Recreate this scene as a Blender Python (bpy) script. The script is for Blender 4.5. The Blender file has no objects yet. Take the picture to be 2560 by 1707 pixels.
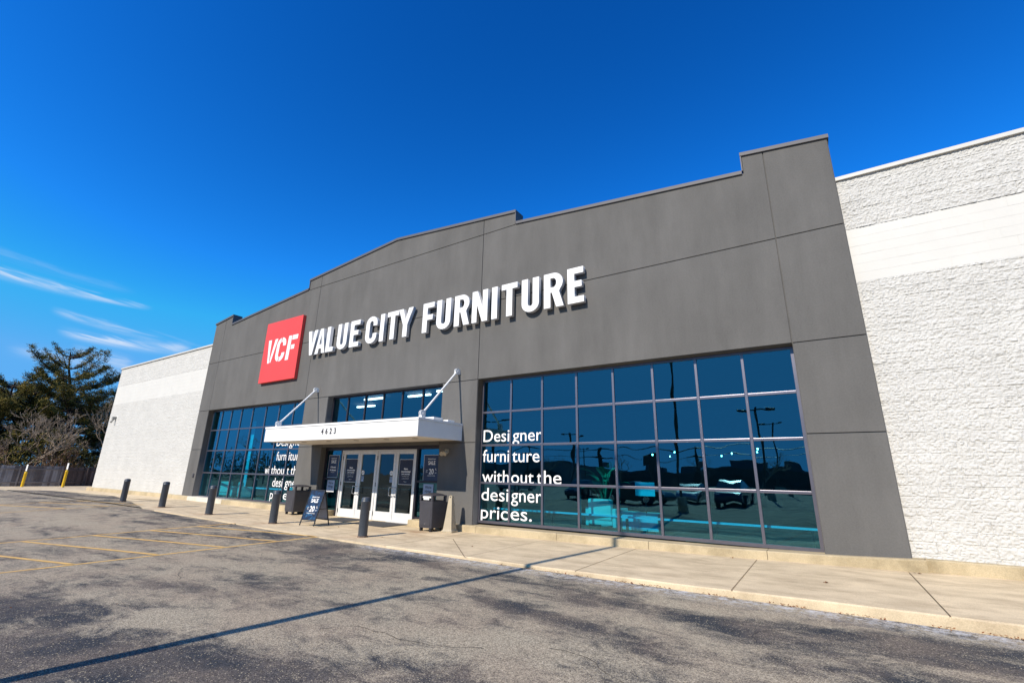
import bpy, bmesh, math, random
import numpy as np
from mathutils import Vector, Matrix, noise
S = bpy.context.scene
COL = S.collection
R = math.radians

# ------------------------------------------------------------------ camera
YAW, PITCH, ROLL, FPX = R(33.1691), R(16.1478), R(1.1196), 1151.4
f_ = Vector((-math.sin(YAW)*math.cos(PITCH), math.cos(YAW)*math.cos(PITCH), math.sin(PITCH)))
r0 = Vector((math.cos(YAW), math.sin(YAW), 0)); u0 = r0.cross(f_)
r_ = r0*math.cos(ROLL)+u0*math.sin(ROLL); u_ = -r0*math.sin(ROLL)+u0*math.cos(ROLL)
cd = bpy.data.cameras.new("camera"); co = bpy.data.objects.new("camera", cd); COL.objects.link(co)
m = Matrix.Identity(4)
for i in range(3):
    m[i][0] = r_[i]; m[i][1] = u_[i]; m[i][2] = -f_[i]
m[0][3], m[1][3], m[2][3] = 0, -12, 1.68
co.matrix_world = m
cd.sensor_width = 36; cd.lens = FPX/2560*36; cd.clip_start = .05; cd.clip_end = 5000
S.camera = co

# ------------------------------------------------------------------ light, sky, exposure
SUN_EL, SUN_TX = R(37.3), .13
S.view_settings.view_transform = 'Standard'; S.view_settings.look = 'None'
S.view_settings.exposure = 0.2; S.view_settings.gamma = 1
sl = bpy.data.lights.new("sun", 'SUN'); sl.energy = 4.9; sl.angle = R(.5); sl.color = (1, .90, .77)
so = bpy.data.objects.new("sun", sl); COL.objects.link(so)
h = math.cos(SUN_EL)/math.hypot(1, SUN_TX)
sdir = Vector((-SUN_TX*h, -h, math.sin(SUN_EL)))
so.rotation_euler = sdir.to_track_quat('Z', 'Y').to_euler(); so.location = (0, -30, 40)
W = bpy.data.worlds.new("World"); S.world = W; W.use_nodes = True
nt = W.node_tree; nt.nodes.clear()
def N(nt, t, **k):
    n = nt.nodes.new(t)
    for a, b in k.items(): setattr(n, a, b)
    return n
def math_(nt, op, a, b=None, c=None):
    n = N(nt, 'ShaderNodeMath', operation=op)
    for i, v in enumerate((a, b, c)):
        if v is None: continue
        if isinstance(v, (int, float)): n.inputs[i].default_value = v
        else: nt.links.new(v, n.inputs[i])
    return n.outputs[0]
sky = N(nt, 'ShaderNodeTexSky', sky_type='NISHITA', sun_disc=False, sun_elevation=SUN_EL,
        sun_rotation=math.pi+math.atan(SUN_TX), altitude=200, air_density=1.0, dust_density=0.25, ozone_density=3.0)
hs = N(nt, 'ShaderNodeHueSaturation'); hs.inputs['Saturation'].default_value = 1.3; hs.inputs['Hue'].default_value = .505
hs.inputs['Value'].default_value = 1.0
nt.links.new(sky.outputs[0], hs.inputs['Color'])
sp_ = N(nt, 'ShaderNodeSeparateColor'); nt.links.new(hs.outputs[0], sp_.inputs[0]); cbn = N(nt, 'ShaderNodeCombineColor')
for i_, (k_, g_) in enumerate(((3.0, 1.8), (3.7, 1.54), (3.05, 1.5))):     # deeper, more polarised blue
    nt.links.new(math_(nt, 'MINIMUM', math_(nt, 'MULTIPLY', math_(nt, 'POWER', math_(nt, 'MULTIPLY', sp_.outputs[i_], .123), g_), k_*8.7), (1.0, 3.75, 7.9)[i_]), cbn.inputs[i_])
# thin cirrus streaks low in the west, laid out in azimuth / elevation of the sky itself
tc = N(nt, 'ShaderNodeTexCoord'); sx = N(nt, 'ShaderNodeSeparateXYZ'); nt.links.new(tc.outputs['Generated'], sx.inputs[0])
az = math_(nt, 'MULTIPLY', math_(nt, 'ARCTAN2', sx.outputs[0], sx.outputs[1]), 57.2958)
el = math_(nt, 'MULTIPLY', math_(nt, 'ARCSINE', sx.outputs[2]), 57.2958)
cb = N(nt, 'ShaderNodeCombineXYZ')
skew = math_(nt, 'ADD', el, math_(nt, 'MULTIPLY', az, .12))
nt.links.new(math_(nt, 'MULTIPLY', az, .16), cb.inputs[0]); nt.links.new(math_(nt, 'MULTIPLY', skew, 1.5), cb.inputs[1])
nz = N(nt, 'ShaderNodeTexNoise'); nz.inputs['Scale'].default_value = 1.6; nz.inputs['Detail'].default_value = 7
nz.inputs['Distortion'].default_value = .9; nt.links.new(cb.outputs[0], nz.inputs['Vector'])
nsm = N(nt, 'ShaderNodeMapRange'); nsm.inputs[1].default_value = .38; nsm.inputs[2].default_value = .75
nt.links.new(nz.outputs[0], nsm.inputs[0])
def streak(a0, e0, a1, e1, w0, w1, amp, bow=0):
    t = math_(nt, 'DIVIDE', math_(nt, 'SUBTRACT', az, a0), a1-a0)
    tt = math_(nt, 'MULTIPLY', t, math_(nt, 'SUBTRACT', 1, t))
    c = math_(nt, 'ADD', math_(nt, 'ADD', e0, math_(nt, 'MULTIPLY', t, e1-e0)), math_(nt, 'MULTIPLY', tt, bow))
    c = math_(nt, 'ADD', c, math_(nt, 'MULTIPLY', math_(nt, 'SUBTRACT', nz.outputs[0], .5), .7))
    w = math_(nt, 'ADD', w0, math_(nt, 'MULTIPLY', t, w1-w0))
    d = math_(nt, 'DIVIDE', math_(nt, 'SUBTRACT', el, c), w)
    g = math_(nt, 'EXPONENT', math_(nt, 'MULTIPLY', math_(nt, 'MULTIPLY', d, d), -1))
    e = N(nt, 'ShaderNodeMapRange', interpolation_type='SMOOTHSTEP'); nt.links.new(tt, e.inputs[0])
    e.inputs[1].default_value = 0; e.inputs[2].default_value = .16
    return math_(nt, 'MULTIPLY', math_(nt, 'MULTIPLY', g, e.outputs[0]), amp)
acc = None
for s_ in ((-90, 16.1, -72.5, 15.1, .5, .16, .95, -1.2), (-90, 17.6, -74, 16.3, .6, .3, .12, -.6),
           (-79.2, 11.6, -68.5, 11.9, .3, .5, 1.1, -1.5), (-80, 13.3, -71, 12.2, .25, .3, .6, -.6), (-78, 10.4, -73, 9.6, .3, .5, .5, -.3),
           (-82, 9.4, -69, 8.4, .4, .7, .45, .5), (-90, 6.5, -74, 4.5, 1.2, .8, .3, 0), (-73, 13.2, -65, 11.6, .12, .12, .15, 0)):
    g = streak(*s_); acc = g if acc is None else math_(nt, 'ADD', acc, g)
fac = math_(nt, 'MULTIPLY', acc, math_(nt, 'ADD', .25, nsm.outputs[0]))
mx = N(nt, 'ShaderNodeMix', data_type='RGBA', clamp_factor=True); nt.links.new(fac, mx.inputs[0]); nt.links.new(cbn.outputs[0], mx.inputs[6])
mx.inputs[7].default_value = (5.6, 6.7, 8.4, 1)
bg = N(nt, 'ShaderNodeBackground'); bg.inputs[1].default_value = .1
wo = N(nt, 'ShaderNodeOutputWorld'); nt.links.new(mx.outputs[2], bg.inputs[0]); nt.links.new(bg.outputs[0], wo.inputs[0])

# ------------------------------------------------------------------ helpers
rnd = random.Random(7)
def lin(*c):   # sRGB 0-255 -> linear
    o = []
    for v in c:
        v /= 255; o.append(v/12.92 if v <= .04045 else ((v+.055)/1.055)**2.4)
    return (*o, 1)
def mat(name, col, rough=.7, metal=0, var=.08, vscale=3., bump=0, bscale=60., stretch=(1, 1, 1), spec=.5, col2=None, emit=None, detail=6):
    M = bpy.data.materials.new(name); M.use_nodes = True; t = M.node_tree; b = t.nodes['Principled BSDF']
    b.inputs['Roughness'].default_value = rough; b.inputs['Metallic'].default_value = metal
    b.inputs['Specular IOR Level'].default_value = spec
    tcn = N(t, 'ShaderNodeTexCoord'); mp = N(t, 'ShaderNodeMapping'); mp.inputs['Scale'].default_value = stretch
    t.links.new(tcn.outputs['Object'], mp.inputs[0])
    n = N(t, 'ShaderNodeTexNoise'); n.inputs['Scale'].default_value = vscale; n.inputs['Detail'].default_value = detail
    n.inputs['Roughness'].default_value = .6
    t.links.new(mp.outputs[0], n.inputs['Vector'])
    rp = N(t, 'ShaderNodeMix', data_type='RGBA')
    c = Vector(col[:3]); c1 = c*(1-var*1.6); c2 = c*(1+var*1.6) if col2 is None else Vector(col2[:3])
    rp.inputs[6].default_value = (*c1, 1); rp.inputs[7].default_value = (*[min(1, q) for q in c2], 1)
    mr = N(t, 'ShaderNodeMapRange'); mr.inputs[1].default_value = .3; mr.inputs[2].default_value = .7
    t.links.new(n.outputs[0], mr.inputs[0]); t.links.new(mr.outputs[0], rp.inputs[0])
    t.links.new(rp.outputs[2], b.inputs['Base Color'])
    if bump:
        n2 = N(t, 'ShaderNodeTexNoise'); n2.inputs['Scale'].default_value = bscale; n2.inputs['Detail'].default_value = 4
        t.links.new(tcn.outputs['Object'], n2.inputs['Vector'])
        bp = N(t, 'ShaderNodeBump'); bp.inputs['Strength'].default_value = bump; bp.inputs['Distance'].default_value = .01
        t.links.new(n2.outputs[0], bp.inputs['Height']); t.links.new(bp.outputs[0], b.inputs['Normal'])
    if emit:
        b.inputs['Emission Color'].default_value = (*emit[:3], 1); b.inputs['Emission Strength'].default_value = emit[3]
    return M
class MB:
    def __init__(s): s.v = []; s.f = []; s.m = []; s.sm = []
    def add(s, vs, fs, mi=0, smooth=False):
        o = len(s.v); s.v += [tuple(v) for v in vs]
        for f in fs: s.f.append([i+o for i in f]); s.m.append(mi); s.sm.append(smooth)
        return s
    def box(s, x0, x1, y0, y1, z0, z1, mi=0):
        v = [(x, y, z) for x in (x0, x1) for y in (y0, y1) for z in (z0, z1)]
        return s.add(v, [(0, 1, 3, 2), (4, 6, 7, 5), (0, 4, 5, 1), (2, 3, 7, 6), (0, 2, 6, 4), (1, 5, 7, 3)], mi)
    def bbox(s, x0, x1, y0, y1, z0, z1, b=.01, mi=0):      # box with chamfered edges
        bm = bmesh.new(); bmesh.ops.create_cube(bm, size=1)
        for v in bm.verts: v.co = ((x0+x1)/2+v.co.x*(x1-x0), (y0+y1)/2+v.co.y*(y1-y0), (z0+z1)/2+v.co.z*(z1-z0))
        bmesh.ops.bevel(bm, geom=bm.edges[:], offset=b, segments=2, profile=.6, affect='EDGES')
        return s.bm(bm, mi)
    def bm(s, bm, mi=0, smooth=False):
        bm.verts.index_update()
        s.add([v.co[:] for v in bm.verts], [[v.index for v in f.verts] for f in bm.faces], mi, smooth); bm.free(); return s
    def prism(s, poly, a0, a1, axis='y', mi=0):            # polygon in the two other axes, CCW
        n = len(poly)
        P = {'y': lambda p, a: (p[0], a, p[1]), 'z': lambda p, a: (p[0], p[1], a), 'x': lambda p, a: (a, p[0], p[1])}[axis]
        v = [P(p, a0) for p in poly]+[P(p, a1) for p in poly]
        f = [list(range(n)), list(range(2*n-1, n-1, -1))]+[(i, i+n, (i+1) % n+n, (i+1) % n) for i in range(n)]
        return s.add(v, f, mi)
    def tube(s, p0, p1, r0, r1=None, n=10, mi=0, cap=True, smooth=True):
        p0 = Vector(p0); p1 = Vector(p1); r1 = r0 if r1 is None else r1
        d = (p1-p0); 
        if d.length < 1e-6: return s
        q = d.to_track_quat('Z', 'Y'); X = q @ Vector((1, 0, 0)); Y = q @ Vector((0, 1, 0))
        v = []
        for p, r in ((p0, r0), (p1, r1)):
            for i in range(n):
                a = 2*math.pi*i/n; v.append(p+X*(r*math.cos(a))+Y*(r*math.sin(a)))
        s.add(v, [(i, (i+1) % n, n+(i+1) % n, n+i) for i in range(n)], mi, smooth)
        if cap: s.add(v[:n], [list(range(n))[::-1]], mi); s.add(v[n:], [list(range(n))], mi)
        return s
    def lathe(s, prof, c=(0, 0, 0), n=24, mi=0):
        v = []
        for r, z in prof:
            for i in range(n):
                a = 2*math.pi*i/n; v.append((c[0]+r*math.cos(a), c[1]+r*math.sin(a), c[2]+z))
        f = []
        for k in range(len(prof)-1):
            for i in range(n):
                j = (i+1) % n; f.append((k*n+i, k*n+j, (k+1)*n+j, (k+1)*n+i))
        s.add(v, f, mi, True)
        s.add(v[:n], [list(range(n))[::-1]], mi); s.add(v[-n:], [list(range(n))], mi)
        return s
    def path(s, pts, rs, n=6, mi=0):
        for i in range(len(pts)-1):
            s.tube(pts[i], pts[i+1], rs[i] if isinstance(rs, (list, tuple)) else rs, rs[i+1] if isinstance(rs, (list, tuple)) else rs, n, mi, cap=True)
        return s
    def xf(s, M):
        s.v = [tuple(M @ Vector(v)) for v in s.v]; return s
    def build(s, name, mats, parent=None, loc=None):
        me = bpy.data.meshes.new(name); me.from_pydata(s.v, [], s.f)
        for mm in (mats if isinstance(mats, (list, tuple)) else [mats]): me.materials.append(mm)
        me.polygons.foreach_set('material_index', s.m); me.polygons.foreach_set('use_smooth', s.sm)
        bmx = bmesh.new(); bmx.from_mesh(me); bmesh.ops.recalc_face_normals(bmx, faces=bmx.faces[:]); bmx.to_mesh(me); bmx.free()
        o = bpy.data.objects.new(name, me); COL.objects.link(o)
        if parent is not None: o.parent = parent
        if loc is not None: o.location = loc
        return o
def empty(name, loc=(0, 0, 0), rz=0):
    o = bpy.data.objects.new(name, None); COL.objects.link(o); o.location = loc; o.rotation_euler = (0, 0, rz); o.empty_display_size = .2
    return o
def tag(o, label=None, cat=None, group=None, kind=None):
    for k, v in (('label', label), ('category', cat), ('group', group), ('kind', kind)):
        if v: o[k] = v
    return o
def curve_mesh(name, splines, y0, y1, m_, parent=None, bevel=0):
    """closed 2D outlines (x, z), holes included, as a solid between depths y0 (front) and y1"""
    cu = bpy.data.curves.new(name, 'CURVE'); cu.dimensions = '2D'; cu.fill_mode = 'BOTH'; cu.extrude = (y1-y0)/2
    for pts in splines:
        sp = cu.splines.new('POLY'); sp.points.add(len(pts)-1)
        for p, q in zip(sp.points, pts): p.co = (q[0], q[1], 0, 1)
        sp.use_cyclic_u = True
    o = bpy.data.objects.new(name, cu); COL.objects.link(o)
    dg = bpy.context.evaluated_depsgraph_get(); me = bpy.data.meshes.new_from_object(o.evaluated_get(dg))
    bpy.data.objects.remove(o); bpy.data.curves.remove(cu)
    me.transform(Matrix.Translation((0, (y0+y1)/2, 0)) @ Matrix.Rotation(math.pi/2, 4, 'X'))
    me.materials.clear(); me.materials.append(m_); me.name = name
    ob = bpy.data.objects.new(name, me); COL.objects.link(ob)
    if parent is not None: ob.parent = parent
    return ob
def text_bm(txt, size, ext, align='CENTER', sx=1., bold=0., ls=1., lh=1.):
    """text in x/z plane facing -y as (verts, faces)"""
    cu = bpy.data.curves.new('t', 'FONT'); cu.body = txt; cu.size = size; cu.extrude = ext; cu.align_x = align
    cu.offset = bold; cu.space_character = ls; cu.space_line = lh; cu.resolution_u = 4
    o = bpy.data.objects.new('t', cu); COL.objects.link(o)
    dg = bpy.context.evaluated_depsgraph_get(); me = bpy.data.meshes.new_from_object(o.evaluated_get(dg))
    v = [(q.co.x*sx, -q.co.z, q.co.y) for q in me.vertices]; f = [list(p.vertices) for p in me.polygons]
    bpy.data.objects.remove(o); bpy.data.curves.remove(cu); bpy.data.meshes.remove(me)
    return v, f
def add_text(mb, txt, size, x, y, z, ext=.001, align='CENTER', sx=1., bold=0., ls=1., lh=1., mi=0, fitw=None, fith=None):
    v, f = text_bm(txt, size, ext, align, sx, bold, ls, lh)
    if not v: return
    if fitw:
        xs = [q[0] for q in v]; k = fitw/(max(xs)-min(xs)); x0 = min(xs) if align == 'LEFT' else (min(xs)+max(xs))/2
        v = [((q[0]-x0)*k, q[1], q[2]) for q in v]
    mb.add([(q[0]+x, q[1]+y, q[2]+z) for q in v], f, mi)
def interp(x, X, Y): return float(np.interp(x, X, Y))
GX = [-60, -28, -21, -15, -12, -9.6, -5, -2, 0, 2, 8]; GZ = [.15, .15, .10, .03, 0, 0, .02, .05, .09, .12, .15]
def gz(x): return interp(x, GX, GZ)          # pavement height along the front of the store
def curbz(x): return interp(x, [-50, -28, -21, -15, -9.6, -5, -2, 0, 1.4, 8], [.36, .34, .30, .21, .19, .205, .22, .265, .33, .36])
def az_(x, y):                               # asphalt height: flush with the pavement west of the doors
    k = min(1, max(0, (-9.0-x)/4.)); g = gz(x)-.006
    t = min(1, max(0, (y+9.5)/6.)); t = t*t*(3-2*t)
    return -.03*(1-k*t)+g*k*t
KY = -3.68                                   # kerb line

# ------------------------------------------------------------------ materials
def facade_mat():
    M = mat('dark_stucco', lin(101, 100, 98), .9, var=.05, vscale=.5, bump=.35, bscale=240, spec=.25)
    t = M.node_tree; b = t.nodes['Principled BSDF']
    tcn = N(t, 'ShaderNodeTexCoord')
    mp = N(t, 'ShaderNodeMapping'); mp.inputs['Scale'].default_value = (1.3, 1, .30); t.links.new(tcn.outputs['Object'], mp.inputs[0])
    n = N(t, 'ShaderNodeTexNoise'); n.inputs['Scale'].default_value = 1.1; n.inputs['Detail'].default_value = 8; n.inputs['Roughness'].default_value = .65
    t.links.new(mp.outputs[0], n.inputs[0])
    n3 = N(t, 'ShaderNodeTexNoise'); n3.inputs['Scale'].default_value = 28; n3.inputs['Detail'].default_value = 8; n3.inputs['Roughness'].default_value = .8
    t.links.new(tcn.outputs['Object'], n3.inputs[0])
    s = math_(t, 'ADD', math_(t, 'MULTIPLY', n.outputs[0], .5), math_(t, 'MULTIPLY', n3.outputs[0], .55))
    mr = N(t, 'ShaderNodeMapRange'); mr.inputs[1].default_value = .3; mr.inputs[2].default_value = .75; mr.inputs[3].default_value = .74; mr.inputs[4].default_value = 1.22
    t.links.new(s, mr.inputs[0])
    mr.inputs[3].default_value = .68; mr.inputs[4].default_value = 1.22
    old = b.inputs['Base Color'].links[0].from_socket
    mm = N(t, 'ShaderNodeVectorMath', operation='SCALE'); t.links.new(old, mm.inputs[0]); t.links.new(mr.outputs[0], mm.inputs[3])
    t.links.new(mm.outputs[0], b.inputs['Base Color'])
    return M
M_fac = facade_mat()
M_cop = mat('grey_metal_coping', lin(88, 88, 92), .6, .1, var=.03, spec=.4)
M_white = mat('white_painted_block', (.55, .542, .51, 1), .85, var=.035, vscale=1.2, bump=.5, bscale=90, spec=.25)
M_smooth_lit = mat('white_painted_smooth_block_lit', (.62, .61, .57, 1), .7, var=.02, vscale=1.2, bump=.12, bscale=60, spec=.3)  # same paint as the rough block, lightened to paint in its weaker self-shading
M_wcop = mat('white_coping', (.55, .54, .50, 1), .55, var=.03)
M_frame = mat('aluminium_frame', lin(120, 118, 128), .32, .75, var=.04, vscale=5)
M_dframe = mat('dark_frame', lin(52, 48, 56), .4, .3, var=.04)
M_door = mat('silver_door_metal', (.74, .74, .73, 1), .4, .1, var=.04, vscale=4)
M_steel = mat('brushed_steel', (.62, .62, .62, 1), .25, .9, var=.03)
M_wpaint = mat('white_canopy_paint', (.78, .78, .76, 1), .45, var=.025, vscale=2)
M_soffit = mat('white_soffit', (.80, .74, .66, 1), .6, var=.04, vscale=1.5)
M_sig = mat('white_sign_face', (.80, .80, .79, 1), .4, var=.015)
M_ret = mat('sign_return_grey', (.50, .52, .55, 1), .4, var=.03)
M_red = mat('red_sign_face', (.74, .062, .05, 1), .42, var=.03, vscale=.8)
M_black = mat('black_paint', (.012, .012, .015, 1), .4, var=.1)
M_rub = mat('rubber', (.02, .02, .022, 1), .8, var=.15)
M_vinyl = mat('white_vinyl_lettering', (.85, .85, .84, 1), .5, var=.01)
M_boll = mat('slate_bollard_plastic', lin(62, 68, 76), .42, var=.06, vscale=5, bump=.08, bscale=40)
M_yel = mat('yellow_bollard_paint', lin(226, 182, 22), .5, var=.05, vscale=6)
M_bin = mat('charcoal_bin_plastic', lin(62, 61, 66), .5, var=.07, vscale=6, bump=.25, bscale=200)
M_tan = mat('tan_plastic', lin(172, 160, 136), .55, var=.05, vscale=6, bump=.1)
M_navy = mat('navy_poster', lin(30, 33, 56), .45, var=.05)
M_hire = mat('pale_blue_poster', lin(150, 168, 196), .45, var=.03)
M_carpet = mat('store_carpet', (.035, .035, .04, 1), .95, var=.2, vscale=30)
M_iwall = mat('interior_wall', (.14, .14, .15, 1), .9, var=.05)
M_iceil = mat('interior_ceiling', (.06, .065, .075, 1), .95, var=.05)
M_lamp = mat('lit_tube', (.9, .9, .85, 1), .5, emit=(1, .97, .9, 6))
M_bulb = mat('lit_bulb', (.9, .9, .85, 1), .5, emit=(1, .93, .8, 14))
M_fab = mat('white_upholstery', (.72, .72, .70, 1), .9, var=.05, bump=.2)
M_blue = mat('cyan_board', (.25, .62, .80, 1), .6, var=.03)
M_leafin = mat('house_plant_leaf', (.10, .26, .16, 1), .5, var=.15, vscale=8)
M_wood = None
M_bark = mat('bare_bark', lin(146, 130, 112), .95, var=.25, vscale=3, bump=.4, bscale=20)
M_pbark = mat('pine_bark', lin(58, 46, 40), .95, var=.3, vscale=3)
M_grate = mat('entrance_mat', (.055, .055, .058, 1), .95, var=.3, vscale=40)

def leafmat(name, c1, c2, c3, pos=0.):
    M = bpy.data.materials.new(name); M.use_nodes = True; t = M.node_tree; b = t.nodes['Principled BSDF']; b.inputs['Roughness'].default_value = .7; b.inputs['Specular IOR Level'].default_value = .2
    g_ = N(t, 'ShaderNodeNewGeometry'); tcn = N(t, 'ShaderNodeTexCoord'); n = N(t, 'ShaderNodeTexNoise'); n.inputs['Scale'].default_value = 1.0; n.inputs['Detail'].default_value = 4; t.links.new(tcn.outputs['Object'], n.inputs[0])
    mr = N(t, 'ShaderNodeMapRange'); mr.inputs[1].default_value = .36; mr.inputs[2].default_value = .64; t.links.new(n.outputs[0], mr.inputs[0])
    fc = math_(t, 'ADD', math_(t, 'MULTIPLY', g_.outputs['Random Per Island'], 1-pos), math_(t, 'MULTIPLY', mr.outputs[0], pos))
    cr = N(t, 'ShaderNodeValToRGB'); t.links.new(fc, cr.inputs[0]); el_ = cr.color_ramp.elements
    el_[0].color = c1; el_[1].color = c3; k = el_.new(.5); k.color = c2; t.links.new(cr.outputs[0], b.inputs['Base Color']); return M
def concrete(name, base, c2):
    M = mat(name, base, .9, var=.07, vscale=.9, bump=.35, bscale=160, spec=.25, detail=10)
    t = M.node_tree; b = t.nodes['Principled BSDF']; tcn = N(t, 'ShaderNodeTexCoord')
    mp = N(t, 'ShaderNodeMapping'); mp.inputs['Scale'].default_value = (1, 2.2, 1); t.links.new(tcn.outputs['Object'], mp.inputs[0])
    n = N(t, 'ShaderNodeTexNoise'); n.inputs['Scale'].default_value = 1.1; n.inputs['Detail'].default_value = 9; n.inputs['Roughness'].default_value = .7
    t.links.new(mp.outputs[0], n.inputs[0])
    mr = N(t, 'ShaderNodeMapRange'); mr.inputs[1].default_value = .44; mr.inputs[2].default_value = .70; t.links.new(n.outputs[0], mr.inputs[0])
    mm = N(t, 'ShaderNodeMix', data_type='RGBA'); t.links.new(math_(t, 'MULTIPLY', mr.outputs[0], .8), mm.inputs[0])
    t.links.new(b.inputs['Base Color'].links[0].from_socket, mm.inputs[6]); mm.inputs[7].default_value = c2
    n2 = N(t, 'ShaderNodeTexNoise'); n2.inputs['Scale'].default_value = 70; n2.inputs['Detail'].default_value = 3; t.links.new(tcn.outputs['Object'], n2.inputs[0])
    m2 = N(t, 'ShaderNodeMapRange'); m2.inputs[1].default_value = .3; m2.inputs[2].default_value = .7; m2.inputs[3].default_value = .86; m2.inputs[4].default_value = 1.1
    t.links.new(n2.outputs[0], m2.inputs[0])
    sc = N(t, 'ShaderNodeVectorMath', operation='SCALE'); t.links.new(mm.outputs[2], sc.inputs[0]); t.links.new(m2.outputs[0], sc.inputs[3])
    # rust run-off below the bollards, stored per vertex
    at = N(t, 'ShaderNodeAttribute', attribute_name='rust'); mr3 = N(t, 'ShaderNodeMix', data_type='RGBA')
    t.links.new(math_(t, 'MULTIPLY', at.outputs['Fac'], math_(t, 'ADD', .25, mr.outputs[0])), mr3.inputs[0]); t.links.new(sc.outputs[0], mr3.inputs[6]); mr3.inputs[7].default_value = lin(150, 96, 50)
    t.links.new(mr3.outputs[2], b.inputs['Base Color'])
    return M
M_conc = concrete('tan_pavement_concrete', lin(214, 195, 162), lin(168, 150, 122))
M_curb = concrete('curb_concrete', lin(190, 174, 142), lin(142, 128, 100))
M_curbw = concrete('pale_curb_concrete', lin(214, 208, 194), lin(186, 172, 146))

def asphalt():
    M = bpy.data.materials.new('worn_asphalt'); M.use_nodes = True; t = M.node_tree; b = t.nodes['Principled BSDF']
    b.inputs['Roughness'].default_value = .9; b.inputs['Specular IOR Level'].default_value = .25
    tcn = N(t, 'ShaderNodeTexCoord'); P = tcn.outputs['Object']
    def nz(scale, det=6, rough=.6, sc=(1, 1, 1), dist=0):
        mp = N(t, 'ShaderNodeMapping'); mp.inputs['Scale'].default_value = sc; t.links.new(P, mp.inputs[0])
        n = N(t, 'ShaderNodeTexNoise'); n.inputs['Scale'].default_value = scale; n.inputs['Detail'].default_value = det
        n.inputs['Roughness'].default_value = rough; n.inputs['Distortion'].default_value = dist; t.links.new(mp.outputs[0], n.inputs[0]); return n.outputs[0]
    def mrg(v, a, b_, c=0, d=1):
        q = N(t, 'ShaderNodeMapRange'); t.links.new(v, q.inputs[0])
        for i, k in enumerate((a, b_, c, d)): q.inputs[i+1].default_value = k
        return q.outputs[0]
    big = nz(.42, 8, .62, (.8, 1.3, 1), .6)
    at = N(t, 'ShaderNodeAttribute', attribute_name='dark').outputs['Fac']
    sal = N(t, 'ShaderNodeAttribute', attribute_name='salt').outputs['Fac']
    mid = nz(2.6, 10, .72, (.8, 1.25, 1), .8); str_ = nz(1.0, 8, .66, (.55, 2.2, 1), .5)
    wear = math_(t, 'ADD', math_(t, 'ADD', mrg(big, .44, .68, 0, .75), math_(t, 'ADD', .12, math_(t, 'MULTIPLY', at, 1.05))), math_(t, 'ADD', math_(t, 'MULTIPLY', math_(t, 'SUBTRACT', mid, .5), 4.0), math_(t, 'MULTIPLY', math_(t, 'SUBTRACT', str_, .48), 1.9)))
    grain = nz(75, 3, .7); grain2 = nz(28, 4, .7)
    w2 = N(t, 'ShaderNodeMapRange', clamp=True); 
    t.links.new(math_(t, 'ADD', wear, math_(t, 'MULTIPLY', math_(t, 'SUBTRACT', grain, .5), 2.2)), w2.inputs[0]); w2.inputs[1].default_value = .1; w2.inputs[2].default_value = 1.15
    base = N(t, 'ShaderNodeMix', data_type='RGBA'); t.links.new(w2.outputs[0], base.inputs[0])
    base.inputs[6].default_value = lin(166, 155, 134); base.inputs[7].default_value = lin(60, 62, 66)
    hue = N(t, 'ShaderNodeMix', data_type='RGBA'); t.links.new(mrg(nz(.8, 4), .42, .62, 0, .35), hue.inputs[0]); t.links.new(base.outputs[2], hue.inputs[6]); hue.inputs[7].default_value = lin(160, 142, 122)
    vo = N(t, 'ShaderNodeTexVoronoi'); vo.inputs['Scale'].default_value = 105; t.links.new(P, vo.inputs['Vector'])
    spk = N(t, 'ShaderNodeSeparateColor'); t.links.new(vo.outputs['Color'], spk.inputs[0])
    k = math_(t, 'MULTIPLY', mrg(grain2, .3, .7, .75, 1.2), mrg(spk.outputs[0], 0, 1, .45, 1.5))
    sc = N(t, 'ShaderNodeVectorMath', operation='SCALE'); t.links.new(hue.outputs[2], sc.inputs[0]); t.links.new(k, sc.inputs[3])
    lt = N(t, 'ShaderNodeMix', data_type='RGBA'); t.links.new(math_(t, 'GREATER_THAN', spk.outputs[1], .965), lt.inputs[0])
    t.links.new(sc.outputs[0], lt.inputs[6]); lt.inputs[7].default_value = lin(178, 166, 140)
    sa = N(t, 'ShaderNodeMix', data_type='RGBA'); t.links.new(math_(t, 'MULTIPLY', sal, mrg(nz(9, 6, .8), .45, .62)), sa.inputs[0])
    t.links.new(lt.outputs[2], sa.inputs[6]); sa.inputs[7].default_value = lin(205, 205, 205)
    t.links.new(sa.outputs[2], b.inputs['Base Color'])
    bp = N(t, 'ShaderNodeBump'); bp.inputs['Strength'].default_value = .6; bp.inputs['Distance'].default_value = .008
    t.links.new(math_(t, 'ADD', vo.outputs['Distance'], grain), bp.inputs['Height']); t.links.new(bp.outputs[0], b.inputs['Normal'])
    return M
M_asph = asphalt()
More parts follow.
